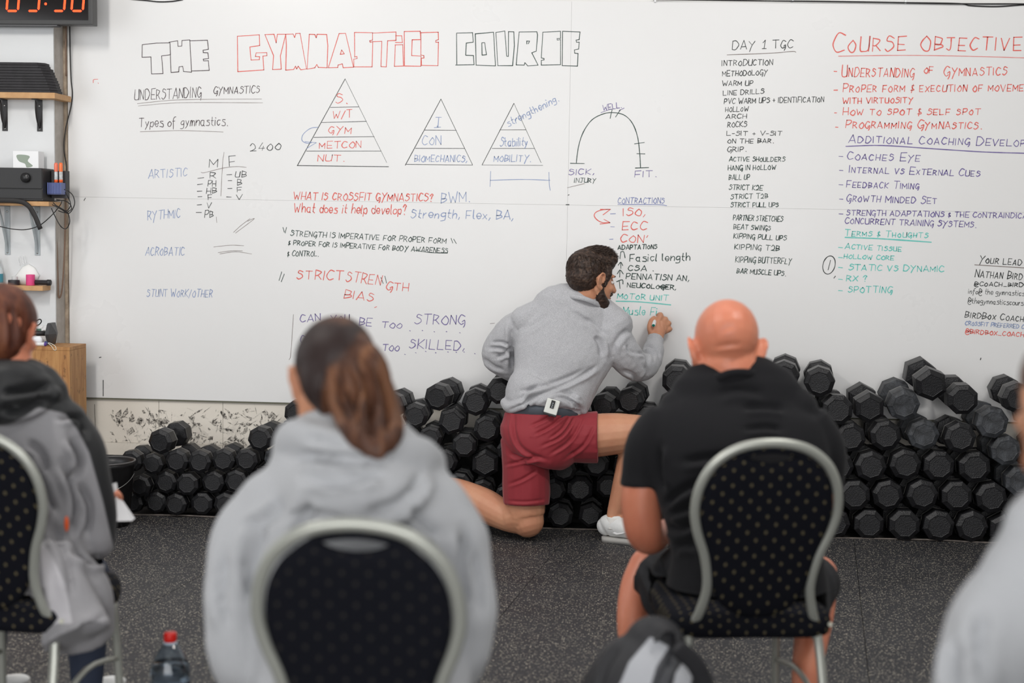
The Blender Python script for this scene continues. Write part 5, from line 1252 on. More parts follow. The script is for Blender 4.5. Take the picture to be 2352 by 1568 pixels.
# sweatshirt
bm = bmesh.new()
tb(bm, [(1343, 694, 6.61, 44, .95), (1339, 706, 6.62, 54, .8), (1330, 722, 6.62, 66, .7)], rnd=False); rings(bm, trunk[1:], grow=.0); rings(bm, [(1172, 1362, 895, 6.56, .62), (1158, 1352, 918, 6.55, .66), (1166, 1340, 928, 6.55, .64)], grow=.002, rnd=False)
tb(bm, armL, grow=.001); tb(bm, armR[:-2]); tb(bm, [(1496, 826, 6.79, 26), (1500, 806, 6.86, 25), (1501, 801, 6.875, 24)]); tb(bm, [(1500, 812, 6.85, 21), (1503, 792, 6.90, 20.5), (1506, 778, 6.93, 19)], rnd=False)
tb(bm, [(1240, 712, 6.62, 26), (1205, 735, 6.62, 34)]); tb(bm, [(1385, 712, 6.62, 30), (1412, 748, 6.62, 42)])
tb(bm, [(1160, 925, 6.55, 12), (1172, 936, 6.50, 13), (1200, 928, 6.44, 10)]); tb(bm, [(1322, 918, 6.46, 14), (1335, 932, 6.50, 12), (1342, 944, 6.51, 8)])
folds = [(.011, 5, [(1160, 946), (1196, 930), (1240, 905), (1290, 885), (1345, 858), (1375, 835)]), (.010, 5, [(1185, 900), (1230, 890), (1290, 872), (1350, 845)]), (.009, 4, [(1195, 918), (1215, 895), (1240, 880)]),
  (.010, 5, [(1270, 908), (1300, 915), (1330, 935)]), (.009, 4, [(1290, 898), (1318, 908), (1340, 925)]), (.008, 4, [(1225, 925), (1260, 906), (1300, 898)]), (.012, 6, [(1384, 822), (1380, 790), (1366, 770)]), (.008, 6, [(1408, 815), (1412, 790), (1428, 768), (1446, 758)]),
  (.010, 4, [(1120, 800), (1145, 798), (1172, 806)]), (.010, 4, [(1140, 822), (1158, 812), (1174, 802)]), (.008, 4, [(1126, 786), (1150, 786), (1172, 792)]), (.011, 5, [(1176, 735), (1174, 790), (1176, 850)]), (.007, 4, [(1110, 822), (1130, 840), (1160, 852)]),
  (.007, 3.5, [(1462, 808), (1482, 816), (1490, 838)]), (.006, 3, [(1472, 806), (1494, 812), (1504, 830)]), (.008, 4, [(1428, 850), (1455, 862), (1462, 880)]), (.007, 4, [(1480, 838), (1488, 856), (1476, 878)]), (.010, 3, [(1478, 800), (1492, 794), (1508, 803), (1517, 822)]), (.007, 4, [(1440, 790), (1446, 804), (1462, 814)]),
  (.006, 6, [(1200, 760), (1235, 740), (1260, 720)]), (.005, 6, [(1330, 730), (1365, 745), (1390, 775)])]
sw = cloth('sweatshirt', bm, m_heather, pr, .0056, 3, folds, [(.005, 9, 1), (.0016, 40, 4)])
bm = bmesh.new(); tube(bm, [HM @ Vector((0, 0, 0)) * 0 + P(x, y, d) for x, y, d in ((1299, 683, 6.61), (1313, 681, 6.545), (1342, 686, 6.52), (1370, 697, 6.545), (1387, 708, 6.61), (1372, 704, 6.68), (1341, 694, 6.70), (1308, 686, 6.67))], [(.007, .012)] * 8, seg=10, n=4, closed=True, ref=(0, 0, 1)); obj('neck_rib', bm, m_heather, sw, True)
# waistband and shorts
bm = bmesh.new(); rings(bm, [(1168, 1338, 915, 6.55, .62), (1163, 1338, 953, 6.55, .68)], grow=.002, rnd=False); obj('waistband', bm, mat('slate_waistband', (84, 90, 98), .7), pr, True)
bm = bmesh.new(); rings(bm, rnd=False, rows=[(1161, 1338, 949, 6.55, .68), (1150, 1345, 990, 6.55, .72), (1148, 1330, 1025, 6.55, .8), (1160, 1300, 1050, 6.56, .9)], grow=.004)
tb(bm, [(1196, 1000, 6.55, 48), (1206, 1060, 6.56, 53), (1209, 1120, 6.57, 55), (1209, 1157, 6.57, 52)], grow=.001, rnd=False)
tb(bm, [(1262, 1000, 6.56, 56), (1320, 1004, 6.55, 58), (1374, 1004, 6.54, 60)], grow=.002, rnd=False)
tb(bm, [(1230, 1000, 6.48, 40), (1250, 1010, 6.50, 40)])
shf = [(.009, 4, [(1182, 946), (1180, 985), (1192, 1022), (1222, 1045), (1262, 1056)]), (.006, 3, [(1218, 978), (1245, 966), (1270, 950)]), (.007, 3, [(1226, 998), (1262, 980), (1300, 950)]), (.007, 3, [(1240, 1026), (1290, 1000), (1322, 955)]), (.007, 3, [(1262, 1044), (1310, 1010), (1342, 952)]),
  (.007, 3, [(1296, 1054), (1340, 1022), (1366, 975)]), (.006, 3, [(1258, 1010), (1290, 985), (1310, 955)]), (.007, 3, [(1158, 1068), (1200, 1058), (1240, 1050)]), (.006, 3, [(1166, 1113), (1200, 1100), (1236, 1078)]), (.006, 4, [(1170, 1040), (1200, 1052), (1240, 1050)]), (.004, 2.5, [(1163, 1150), (1210, 1152), (1256, 1146)])]
sh = cloth('shorts', bm, m_redsh, pr, .0058, 3, shf, [(.003, 12, 6)])
# clip-on transmitter at the waist
c = P(1268, 932, 6.55 - .152); Mx = Matrix((RT * .96 + UP * -.28, FWD, UP * .96 + RT * .28)).transposed().to_4x4(); Mx.translation = c
tr = empty('belt_transmitter', c); tag(tr, 'small white wireless microphone pack clipped to the kneeling man\'s waistband', 'transmitter')
bxo('case', (-.030, -.010, -.036), (.030, .010, .030), mat('pack_white', (226, 228, 222), .35), tr, .004, Mx)
bxo('dark_base', (-.030, -.0105, -.044), (.030, .011, -.0365), m_blackp, tr, .002, Mx)
bxo('clip', (-.009, -.0145, -.010), (.009, -.0105, .026), m_blackp, tr, .001, Mx)
bm = bmesh.new(); [lathe(bm, [(.0028, 0), (.0028, .001)], 8, Mx @ Matrix.Translation((0, -.0147, -.004 + k * .0085)) @ Matrix.Rotation(math.pi / 2, 4, 'X')) for k in range(3)]; obj('clip_holes', bm, m_greym, tr)['kind'] = 'stuff'
# marker
e0, e1 = P(1501, 747, dW - .155), onY(1508, 723, YB - .0012); ax = (e1 - e0); ln = ax.length; Mx = Matrix.Translation(e0) @ ax.to_track_quat('Z', 'Y').to_matrix().to_4x4()
mk = empty('marker_pen', e0); tag(mk, 'white marker with a green end in the kneeling man\'s hand, its tip on the board', 'marker')
bm = bmesh.new(); lathe(bm, [(.0085, 0), (.0092, .003), (.0092, ln - .035), (.006, ln - .028), (.0055, ln - .012)], 20, Mx); obj('barrel', bm, m_white, mk, True)
bm = bmesh.new(); lathe(bm, [(.0, -.0012), (.0068, -.001), (.0072, .0005)], 20, Mx, False); obj('end_plug', bm, mat('green_plug', (12, 118, 98), .4), mk, True)
bm = bmesh.new(); lathe(bm, [(.0050, ln - .012), (.0028, ln - .004), (.0022, ln)], 12, Mx); obj('nib', bm, mat('green_nib', (40, 150, 135), .7), mk, True)
bxo('print', (-.0025, -.0096, .055), (.0025, -.0090, .078), m_blackp, mk, 0, Mx)
# shoes and socks
def shoe(ank, heel, toe, w_, parent, h=.085, lab='shoe'):
    """heel, toe: points on the floor under the foot"""
    d = (toe - heel); L_ = d.length; d.normalize(); n = Vector((-d.y, d.x, 0)); z = Vector((0, 0, 1))
    bm = bmesh.new()
    secs = [(0.0, .55, .30, .75), (.06, .82, .34, .9), (.2, .92, .30, .95), (.4, .95, .20, .72), (.62, 1.05, .08, .5), (.82, 1.0, .05, .38), (.95, .72, .05, .28), (1.0, .4, .05, .2)]
    P3 = []; R = []
    for t, w2, zb_, zt_ in secs:
        P3.append(heel + d * L_ * t + z * (.022 + (h * zt_) / 2)); R.append((w_ * .5 * w2, h * zt_ / 2))
    tube(bm, P3, R, seg=18, n=4, ref=(0, 0, 1), round_ends=True)
    tube(bm, [heel + d * L_ * .17 + z * .06, heel + d * L_ * .17 + z * (h + .012)], [.034, .036], seg=16, n=1)
    me = remeshed(bm, .005, 4); co = getco(me); co[:, 2] = np.maximum(co[:, 2], .016); setco(me, co)
    o = mesh_obj('shoe', me, m_shoe, None, True); o.parent = parent; o.matrix_parent_inverse = parent.matrix_basis.inverted()
    bm = bmesh.new()
    ol = [(-.02, 0), (0, .34), (.12, .44), (.35, .42), (.6, .54), (.8, .52), (.95, .34), (1.02, 0)]
    ol = catmull(ol + [(a, -b) for a, b in ol[-2:0:-1]], 4, True)
    lo = [bm.verts.new(heel + d * L_ * a + n * w_ * b * .98 + z * .0006) for a, b in ol]; hi = [bm.verts.new(heel + d * L_ * a + n * w_ * b * 1.05 + z * .024) for a, b in ol]
    bm.faces.new(lo[::-1]); bm.faces.new(hi)
    for j in range(len(ol)): bm.faces.new((lo[j], lo[(j + 1) % len(ol)], hi[(j + 1) % len(ol)], hi[j]))
    obj('sole', bm, m_sole, o, True)
    return o
h0 = onZ(1388, 1241); d_ = (RT * .80 - FWD * .32); d_.z = 0; d_.normalize()
sR = shoe(None, h0, h0 + d_ * .30, .110, pr, .115)
bm = bmesh.new(); tb(bm, [(1411, 1187, 6.58, 19.5), (1410, 1200, 6.58, 21), (1409, 1214, 6.58, 21)], rnd=False); obj('sock', bm, m_sock, pr, True)
bm = bmesh.new(); pts_ = [h0 + d_ * (.05 + .02 * k) + Vector((0, 0, .05 + .004 * math.sin(k))) for k in range(6)]
mark = bmesh.new(); nn = Vector((d_.y, -d_.x, 0))
mp_ = [(.055, .052), (.075, .046), (.10, .052), (.135, .066), (.10, .058), (.078, .054), (.066, .058)]
mark.faces.new([mark.verts.new(h0 + d_ * a + nn * .0535 + Vector((0, 0, b))) for a, b in mp_]); obj('side_mark', mark, mat('shoe_mark_white', (240, 240, 240), .3), sR)
bm.free()
# left shoe: toes on the floor, heel up, mostly behind the hooded woman
bm = bmesh.new(); tb(bm, [(978, 1104, 6.77, 21), (966, 1140, 6.77, 23), (962, 1180, 6.74, 21), (966, 1199, 6.66, 17), (972, 1207, 6.58, 13)]); cloth('shoe', bm, m_shoe, pr, .006, 4)
bm = bmesh.new(); tb(bm, [(1012, 1112, 6.75, 22), (995, 1109, 6.76, 21), (980, 1106, 6.76, 20)], rnd=False); obj('sock', bm, m_sock, pr, True)
# ============ the bald man on the chair
SIT = ch1
def seated(label, loc): o = empty('person', loc); tag(o, label, 'person'); return o
pr = seated('person with a bald head in a black t-shirt sitting on a round-backed chair', onZ(1700, 1560))
HM = headmat(1668, 806, 3.95, FWD * .93 - RT * .06 - UP * .42, (0, 0, 1)); hs = 1.15
Dt = 3.92
trunk = [(1600, 1770, 882, 3.93, .7), (1535, 1850, 922, 3.93, .45), (1490, 1893, 970, 3.92, .46), (1485, 1905, 1040, 3.90, .50), (1505, 1900, 1120, 3.88, .54), (1530, 1892, 1200, 3.86, .56), (1540, 1892, 1290, 3.85, .58), (1530, 1900, 1370, 3.85, .60), (1540, 1895, 1425, 3.86, .58)]
armL = [(1535, 965, 3.93, 50), (1492, 1020, 3.93, 52), (1478, 1090, 3.93, 46), (1472, 1150, 3.93, 46), (1478, 1215, 3.94, 44), (1492, 1238, 3.98, 36), (1515, 1228, 4.08, 30), (1532, 1212, 4.16, 22)]
armR = [(1850, 965, 3.93, 50), (1888, 1030, 3.94, 50), (1890, 1110, 3.95, 44), (1882, 1190, 3.97, 40), (1860, 1230, 4.04, 36), (1800, 1225, 4.12, 29), (1745, 1215, 4.2, 22)]
thL = [(1640, 1365, 3.88, 85), (1580, 1350, 4.05, 72), (1520, 1325, 4.20, 56), (1488, 1305, 4.27, 46)]
thR = [(1790, 1370, 3.88, 85), (1835, 1355, 4.05, 72), (1865, 1335, 4.20, 56), (1880, 1320, 4.27, 46)]
shL = [(1486, 1300, 4.27, 42), (1462, 1350, 4.24, 38), (1452, 1420, 4.20, 36), (1448, 1490, 4.17, 27), (1442, 1570, 4.15, 20), (1436, 1640, 4.15, 20)]
shR = [(1882, 1318, 4.27, 42), (1880, 1400, 4.16, 37), (1862, 1480, 4.06, 38), (1850, 1560, 3.99, 32), (1842, 1630, 3.95, 21), (1838, 1680, 3.94, 20)]
bm = bmesh.new(); head(bm, HM, hs, 1.12)
tb(bm, [(1672, 822, 3.95, 66), (1680, 858, 3.95, 70), (1688, 900, 3.97, 62, .7)])
tb(bm, [(1640, 836, 3.915, 24), (1672, 838, 3.895, 26), (1704, 836, 3.915, 24)])
rings(bm, trunk[1:], grow=-.036); tb(bm, armL[:3], scale=.70); tb(bm, armL[2:], grow=0); tb(bm, armR[:3], scale=.70); tb(bm, armR[2:], scale=.95); tb(bm, thL, scale=.74); tb(bm, thR, scale=.74); tb(bm, shL); tb(bm, shR)
for sgn, wr in ((1, armL[-1]), (-1, armR[-1])):
    x, y, D = wr[:3]; x2 = x + 26 * sgn
    hand(bm, [(x, y, D, 20, .8), ((x + x2) / 2, y + 2, D + .04, 24, .6), (x2, y + 6, D + .07, 22, .5)], [
      [(x2, y - 10 + 9 * k, D + .07, 8.5), (x2 + 16 * sgn, y - 8 + 9 * k, D + .10, 8), (x2 + 22 * sgn, y + 6 + 8 * k, D + .11, 7.5), (x2 + 12 * sgn, y + 16 + 7 * k, D + .10, 7)] for k in range(4)] + [[(x + 6 * sgn, y - 12, D + .03, 10), (x2, y - 20, D + .03, 9), (x2 + 18 * sgn, y - 18, D + .05, 8)]])
b_ = body(bm, m_skin_red, pr, .0065, 3, [(.004, 5, [(1640, 798), (1668, 793), (1706, 790)]), (.0035, 5, [(1640, 872), (1672, 880), (1710, 878)]), (.003, 6, [(1655, 762), (1670, 752), (1690, 750)])])
face_parts(HM, hs, pr)
bm = bmesh.new(); rings(bm, trunk[1:], seg=40)
tb(bm, [(1694, 868, 3.94, 64, 1.0), (1687, 888, 3.94, 84, .9), (1688, 908, 3.94, 112, .68), (1690, 930, 3.93, 140, .55)], rnd=False)
tb(bm, armL[:3] + [(1476, 1118, 3.93, 49)], grow=.004, rnd=False); tb(bm, armR[:3] + [(1888, 1130, 3.95, 48)], grow=.004, rnd=False)
tb(bm, [(1620, 905, 3.93, 40), (1560, 940, 3.93, 48)]); tb(bm, [(1765, 905, 3.93, 40), (1830, 940, 3.93, 48)])
rings(bm, [(1532, 1900, 1330, 3.86, .62), (1528, 1905, 1400, 3.87, .62), (1540, 1895, 1440, 3.87, .6)], grow=.003)
fl2 = [(.010, 9, [(1560, 1060), (1640, 1048), (1740, 1030)]), (.009, 8, [(1700, 935), (1760, 932), (1810, 938)]), (.009, 7, [(1705, 985), (1760, 980), (1800, 985)]), (.014, 9, [(1520, 1165), (1560, 1130), (1620, 1100)]), (.014, 8, [(1535, 1180), (1560, 1172), (1600, 1160)]),
   (.012, 8, [(1530, 1210), (1560, 1215), (1600, 1200)]), (.010, 8, [(1545, 1260), (1570, 1250), (1600, 1255)]), (.014, 8, [(1520, 1130), (1512, 1080), (1515, 1020)]), (.008, 10, [(1640, 905), (1700, 895), (1760, 905)])]
tee = cloth('tshirt', bm, m_tee, pr, .008, 4, fl2, [(.006, 7, 2)])
bm = bmesh.new(); tube(bm, [P(x, y, d) for x, y, d in ((1622, 884, 3.93), (1648, 868, 3.868), (1684, 856, 3.850), (1730, 858, 3.868), (1756, 874, 3.93), (1735, 880, 4.00), (1688, 884, 4.02), (1635, 884, 4.00))], [(.005, .011)] * 8, seg=10, n=4, closed=True, ref=(0, 0, 1)); obj('collar', bm, m_tee, tee, True)
bm = bmesh.new(); tb(bm, thL[:3] + [(1500, 1312, 4.23, 56)], grow=.014, rnd=False); tb(bm, thR[:3] + [(1876, 1326, 4.23, 54)], grow=.012, rnd=False)
rings(bm, [(1545, 1890, 1330, 3.88, .62), (1545, 1890, 1410, 3.89, .62)], grow=.008)
tb(bm, [(1500, 1330, 4.16, 34), (1500, 1375, 4.14, 30), (1510, 1400, 4.12, 22)]); tb(bm, [(1555, 1380, 4.0, 50), (1560, 1405, 3.98, 40)]); tb(bm, [(1575, 1290, 3.93, 52), (1545, 1335, 4.02, 58)])
cloth('shorts', bm, m_dkshort, pr, .008, 5, [(.012, 6, [(1480, 1300), (1500, 1350), (1520, 1400)]), (.012, 7, [(1510, 1280), (1530, 1340), (1560, 1390)]), (.010, 6, [(1550, 1300), (1570, 1350), (1610, 1390)])], [(.006, 10, 3)])
for x, D in ((1430, 4.15), (1838, 3.93)):
    g = P(x, 1700, D); g.z = 0; r = ray(x, 1650); g = CAM + r * ((.07 - CAM.z) / r.z); g.z = 0
    f0 = Vector((g.x, g.y, 0)) - Vector((0, .05, 0)); d_ = Vector((-.15 if x < 1600 else .1, 1, 0)).normalized()
    shoe(None, f0, f0 + d_ * .29, .105, pr, .10)

# ============ the woman in the pale hoodie, nearest
SIT = ch2
pr = seated('person with brown tied-back hair in a pale grey hoodie sitting on the nearest chair', onZ(820, 1560) )
HM = headmat(768, 876, 2.86, FWD * .95 - RT * .30 - UP * .12, (0.02, 0, 1)); hs = 1.0
trunk = [(700, 880, 1020, 2.84, .75), (610, 985, 1080, 2.83, .5), (560, 1050, 1140, 2.82, .45), (545, 1075, 1220, 2.80, .48), (560, 1070, 1320, 2.79, .5), (570, 1070, 1420, 2.78, .52), (575, 1075, 1520, 2.78, .55), (570, 1085, 1620, 2.78, .58), (580, 1080, 1720, 2.80, .55)]
armL = [(610, 1160, 2.82, 68), (566, 1230, 2.82, 74), (545, 1330, 2.80, 70), (542, 1430, 2.78, 68), (560, 1520, 2.80, 64), (600, 1580, 2.90, 52), (660, 1600, 3.0, 40), (700, 1600, 3.06, 30)]
armR = [(1010, 1150, 2.82, 66), (1050, 1225, 2.82, 70), (1070, 1330, 2.81, 66), (1074, 1430, 2.80, 66), (1062, 1500, 2.82, 62), (1020, 1560, 2.92, 50), (960, 1590, 3.02, 38), (920, 1595, 3.08, 30)]
thL = [(700, 1640, 2.85, 120), (680, 1590, 3.05, 95), (660, 1550, 3.25, 70)]; thR = [(920, 1640, 2.85, 120), (935, 1590, 3.05, 95), (945, 1550, 3.25, 70)]
bm = bmesh.new(); head(bm, HM, hs, 1.0); tb(bm, [(780, 930, 2.86, 66), (788, 985, 2.87, 60), (790, 1030, 2.90, 60, .7)])
rings(bm, trunk[1:], grow=-.045); tb(bm, armL, scale=.42); tb(bm, armR, scale=.42); tb(bm, thL, scale=.85); tb(bm, thR, scale=.85)
for thp, xx in ((thL, 640), (thR, 965)):
    tb(bm, [thp[-1], (xx, 1640, 3.28, 52), (xx, 1740, 3.3, 48), (xx, 1850, 3.3, 34), (xx, 1935, 3.32, 28)], scale=.9)
for sgn, wr in ((1, armL[-1]), (-1, armR[-1])):
    x, y, D = wr[:3]; x2 = x + 34 * sgn
    tb(bm, [(wr[0] - 10 * sgn, y - 4, D - .03, 24), (x, y, D, 24)])
    hand(bm, [(x, y, D, 24, .8), ((x + x2) / 2, y + 2, D + .03, 28, .6), (x2, y + 6, D + .05, 26, .5)], [
      [(x2, y - 14 + 12 * k, D + .05, 10), (x2 + 24 * sgn, y - 10 + 12 * k, D + .07, 9.5), (x2 + 34 * sgn, y + 8 + 10 * k, D + .07, 9), (x2 + 20 * sgn, y + 22 + 8 * k, D + .06, 8)] for k in range(4)] + [[(x + 8 * sgn, y - 14, D + .02, 12), (x2, y - 26, D + .02, 11), (x2 + 24 * sgn, y - 24, D + .03, 9)]])
body(bm, m_skin, pr, .007, 3); face_parts(HM, hs, pr)
m_hb = hair_mat('brown_streaked_hair', (38, 24, 20), (86, 54, 38), (150, 104, 72), (26, 26, 3.5))
bm = bmesh.new(); S = HM @ Matrix.Scale(hs, 4)
hel(bm, S, (0, -.020, .040), (.0835, .104, .090)); hel(bm, S, (0, -.045, .010), (.078, .080, .085)); hel(bm, S, (.02, -.06, -.03), (.055, .05, .06))
tb(bm, [(800, 800, 2.80, 44), (840, 840, 2.76, 52), (850, 900, 2.74, 55), (862, 960, 2.72, 52), (872, 1012, 2.665, 40), (868, 1042, 2.645, 20)], ratio=.7)
tb(bm, [(790, 860, 2.75, 40), (800, 930, 2.72, 46), (838, 1000, 2.665, 42), (850, 1034, 2.645, 22)], ratio=.6)
tb(bm, [(872, 890, 2.78, 34), (896, 950, 2.74, 30), (903, 1000, 2.69, 26), (898, 1030, 2.665, 13)], ratio=.8)
hr = cloth('hair', bm, m_hb, pr, .006, 4, [(.012, 10, [(770, 830), (785, 920), (830, 1000)]), (.014, 9, [(815, 810), (850, 900), (850, 1010)]), (.012, 9, [(850, 820), (885, 900), (890, 1010)]), (.010, 8, [(745, 850), (755, 930), (790, 985)]), (.012, 8, [(800, 870), (820, 950), (865, 1010)])], [(.004, 14, 5)])
panels(hr, [([(640, 740), (850, 740), (800, 800), (760, 840), (742, 900), (740, 960), (765, 1010), (640, 1010)], (46, 33, 31)), ([(756, 850), (775, 838), (770, 920), (790, 965), (775, 975), (752, 920)], (128, 86, 60)), ([(880, 800), (860, 850), (900, 960), (915, 930)], (104, 66, 40))], 9)
bm = bmesh.new(); tube(bm, [P(x, y, d) for x, y, d in ((888, 992, 2.68), (905, 990, 2.70), (912, 1008, 2.72), (900, 1018, 2.69))], .006, seg=8, n=4, closed=True); obj('hair_tie', bm, mat('hair_tie', (120, 100, 84), .6), hr, True)
bm = bmesh.new(); rings(bm, trunk[1:], seg=40); tb(bm, armL[:-1], grow=.002); tb(bm, armR[:-1], grow=.002)
tb(bm, [(690, 1105, 2.82, 70), (625, 1160, 2.82, 82)]); tb(bm, [(930, 1105, 2.82, 70), (1000, 1160, 2.82, 78)])
# hood lying on the back
hd_ = [P(x, y, d) for x, y, d in ((672, 1040, 2.84), (690, 1010, 2.78), (740, 1020, 2.735), (820, 1045, 2.70), (900, 1040, 2.73), (960, 1050, 2.78), (975, 1075, 2.86), (900, 1060, 2.95), (800, 1040, 2.97), (710, 1040, 2.94))]
tube(bm, hd_, [(.045, .036)] * len(hd_), seg=14, n=4, closed=True)
tb(bm, [(650, 1085, 2.80, 52, .7), (720, 1130, 2.70, 62, .55), (815, 1158, 2.66, 64, .5), (910, 1130, 2.70, 62, .55), (970, 1085, 2.80, 50, .7)])
tb(bm, [(700, 1070, 2.76, 50, .7), (815, 1090, 2.70, 60, .6), (930, 1075, 2.76, 52, .7)])
tb(bm, [(700, 975, 2.86, 26), (735, 972, 2.80, 30), (775, 985, 2.775, 28)])
tb(bm, [(686, 985, 2.86, 26), (674, 1030, 2.86, 34), (680, 1060, 2.84, 40)])
tb(bm, [(890, 1030, 2.76, 36), (945, 1035, 2.80, 34), (965, 1060, 2.84, 34)])
hf = [(.020, 12, [(700, 1150), (690, 1240), (660, 1300)]), (.016, 10, [(880, 1200), (960, 1240), (1000, 1300)]), (.022, 10, [(670, 1055), (740, 1052), (820, 1062), (900, 1058)]), (.020, 10, [(690, 1095), (760, 1108), (830, 1098), (880, 1090)]), (.024, 11, [(840, 1180), (900, 1165), (945, 1125), (960, 1090)]), (.018, 9, [(655, 1190), (720, 1185), (790, 1200)]), (.018, 9, [(930, 1160), (980, 1210), (1010, 1230)]), (.012, 9, [(700, 1005), (740, 1012), (790, 1022)]),
  (.020, 14, [(600, 1200), (575, 1290), (580, 1380)]), (.022, 14, [(1068, 1220), (1062, 1300), (1068, 1400)]), (.014, 12, [(1090, 1260), (1105, 1340), (1100, 1420)]), (.014, 10, [(520, 1260), (510, 1360), (525, 1450)]), (.016, 9, [(640, 1150), (620, 1180), (560, 1215)])]
ho = cloth('hoodie', bm, m_hood, pr, .010, 5, hf, [(.010, 6, 4), (.004, 16, 9)])
bm = bmesh.new(); tb(bm, thL, grow=.012); tb(bm, thR, grow=.012)
for thp, xx in ((thL, 640), (thR, 965)): tb(bm, [thp[-1], (xx, 1640, 3.28, 56), (xx, 1740, 3.3, 54), (xx, 1850, 3.3, 44)], rnd=False)
cloth('leggings', bm, m_dkshort, pr, .010, 4)
for xx in (640, 965):
    r = ray(xx, 1940); g = CAM + r * (3.30); g.z = 0; shoe(None, g - Vector((0, .05, 0)), g + Vector((0, .21, 0)), .09, pr, .09)

# ============ the woman in the jacket at the left edge
SIT = ch3
pr = seated('person with ginger brown hair in a grey and black jacket sitting at the left edge', onZ(60, 1500))
HM = headmat(8, 765, 3.78, FWD * .96 + RT * .16 - UP * .12, (0, 0, 1)); hs = 1.02
trunk = [(-60, 80, 880, 3.78, .8), (-150, 165, 930, 3.77, .45), (-190, 205, 985, 3.76, .45), (-195, 210, 1060, 3.75, .5), (-185, 205, 1160, 3.74, .5), (-180, 200, 1260, 3.74, .52), (-185, 205, 1350, 3.75, .56), (-180, 200, 1425, 3.76, .55)]
armR = [(150, 970, 3.77, 46), (190, 1030, 3.77, 46), (212, 1110, 3.77, 44), (222, 1190, 3.78, 42), (222, 1245, 3.80, 40), (225, 1228, 3.92, 33), (232, 1190, 4.02, 26), (238, 1168, 4.08, 20)]
armL = [(-135, 970, 3.77, 46), (-175, 1040, 3.77, 46), (-190, 1130, 3.77, 42), (-180, 1220, 3.79, 38), (-110, 1240, 3.9, 34), (-20, 1225, 4.0, 26)]
thR = [(90, 1370, 3.80, 85), (150, 1345, 3.98, 70), (190, 1330, 4.15, 55)]; thL = [(-70, 1370, 3.80, 85), (-60, 1345, 3.98, 70), (-40, 1330, 4.15, 55)]
bm = bmesh.new(); head(bm, HM, hs, .85); tb(bm, [(18, 810, 3.78, 50), (22, 850, 3.78, 54), (20, 890, 3.78, 62, .8)])
rings(bm, trunk[1:], grow=-.045); tb(bm, armL, scale=.55); tb(bm, armR[:6], scale=.6); tb(bm, armR[5:], scale=.9); tb(bm, thL, scale=.85); tb(bm, thR, scale=.85)
for thp, xx in ((thR, 200), (thL, -30)): tb(bm, [thp[-1], (xx, 1400, 4.17, 42), (xx, 1480, 4.18, 40), (xx, 1560, 4.18, 30), (xx, 1625, 4.2, 22)], scale=.9)
x, y, D = 240, 1165, 4.09
hand(bm, [(x, y, D, 19, .8), (x + 8, y - 14, D + .01, 22, .5), (x + 14, y - 28, D + .02, 20, .5)], [[(x + 4 + 7 * k, y - 34 + 3 * k, D + .015, 7), (x + 10 + 8 * k, y - 48 + 6 * k, D + .02, 6.6), (x + 22 + 6 * k, y - 46 + 9 * k, D + .035, 6)] for k in range(4)] + [[(x + 6, y - 12, D - .01, 8), (x + 20, y - 22, D - .015, 7), (x + 28, y - 34, D - .008, 6)]])
body(bm, m_skin_red, pr, .007, 3, [(.004, 5, [(40, 850), (60, 870)])]); face_parts(HM, hs, pr)
m_hg = hair_mat('ginger_brown_hair', (54, 28, 20), (98, 54, 38), (134, 84, 56), (30, 30, 4))
bm = bmesh.new(); S = HM @ Matrix.Scale(hs, 4)
hel(bm, S, (0, -.014, .036), (.0845, .106, .094)); hel(bm, S, (0, -.040, .0), (.083, .080, .088)); hel(bm, S, (0, -.062, -.018), (.064, .05, .045)); hel(bm, S, (-.01, -.095, .075), (.04, .04, .04))
cloth('hair', bm, m_hg, pr, .006, 3, [(.008, 6, [(20, 700), (30, 760), (25, 815)]), (.008, 6, [(45, 715), (55, 770), (50, 815)])], [(.003, 16, 5)])
KEEP = lambda X, Y, Z: (X > 100) & (Z < 3.85) & (Y > 1180)
m_jk = mat('grey_jacket', (142, 141, 144), .6, noise=(120, .3, (132, 130, 133)), sheen=.1); m_jb = mat('black_jacket_yoke', (40, 42, 44), .65)
bm = bmesh.new(); rings(bm, trunk[1:], seg=40); tb(bm, armR[:6], grow=.004); tb(bm, armL[:6], grow=.004)
tb(bm, [(80, 925, 3.77, 46), (150, 970, 3.77, 52)]); tb(bm, [(-70, 925, 3.77, 46), (-135, 970, 3.77, 52)])
tube(bm, [P(x, y, d) for x, y, d in ((90, 890, 3.80), (65, 868, 3.72), (20, 858, 3.68), (-40, 865, 3.70), (-60, 890, 3.80), (-30, 900, 3.88), (40, 900, 3.88))], [(.040, .030)] * 7, seg=14, n=4, closed=True)
tb(bm, [(-70, 905, 3.72, 48), (20, 918, 3.66, 56), (95, 900, 3.72, 44)], ratio=.6); tb(bm, [(100, 895, 3.74, 28), (128, 905, 3.72, 14)])
tb(bm, [(0, 850, 3.70, 26), (60, 852, 3.72, 22), (100, 878, 3.76, 20)])
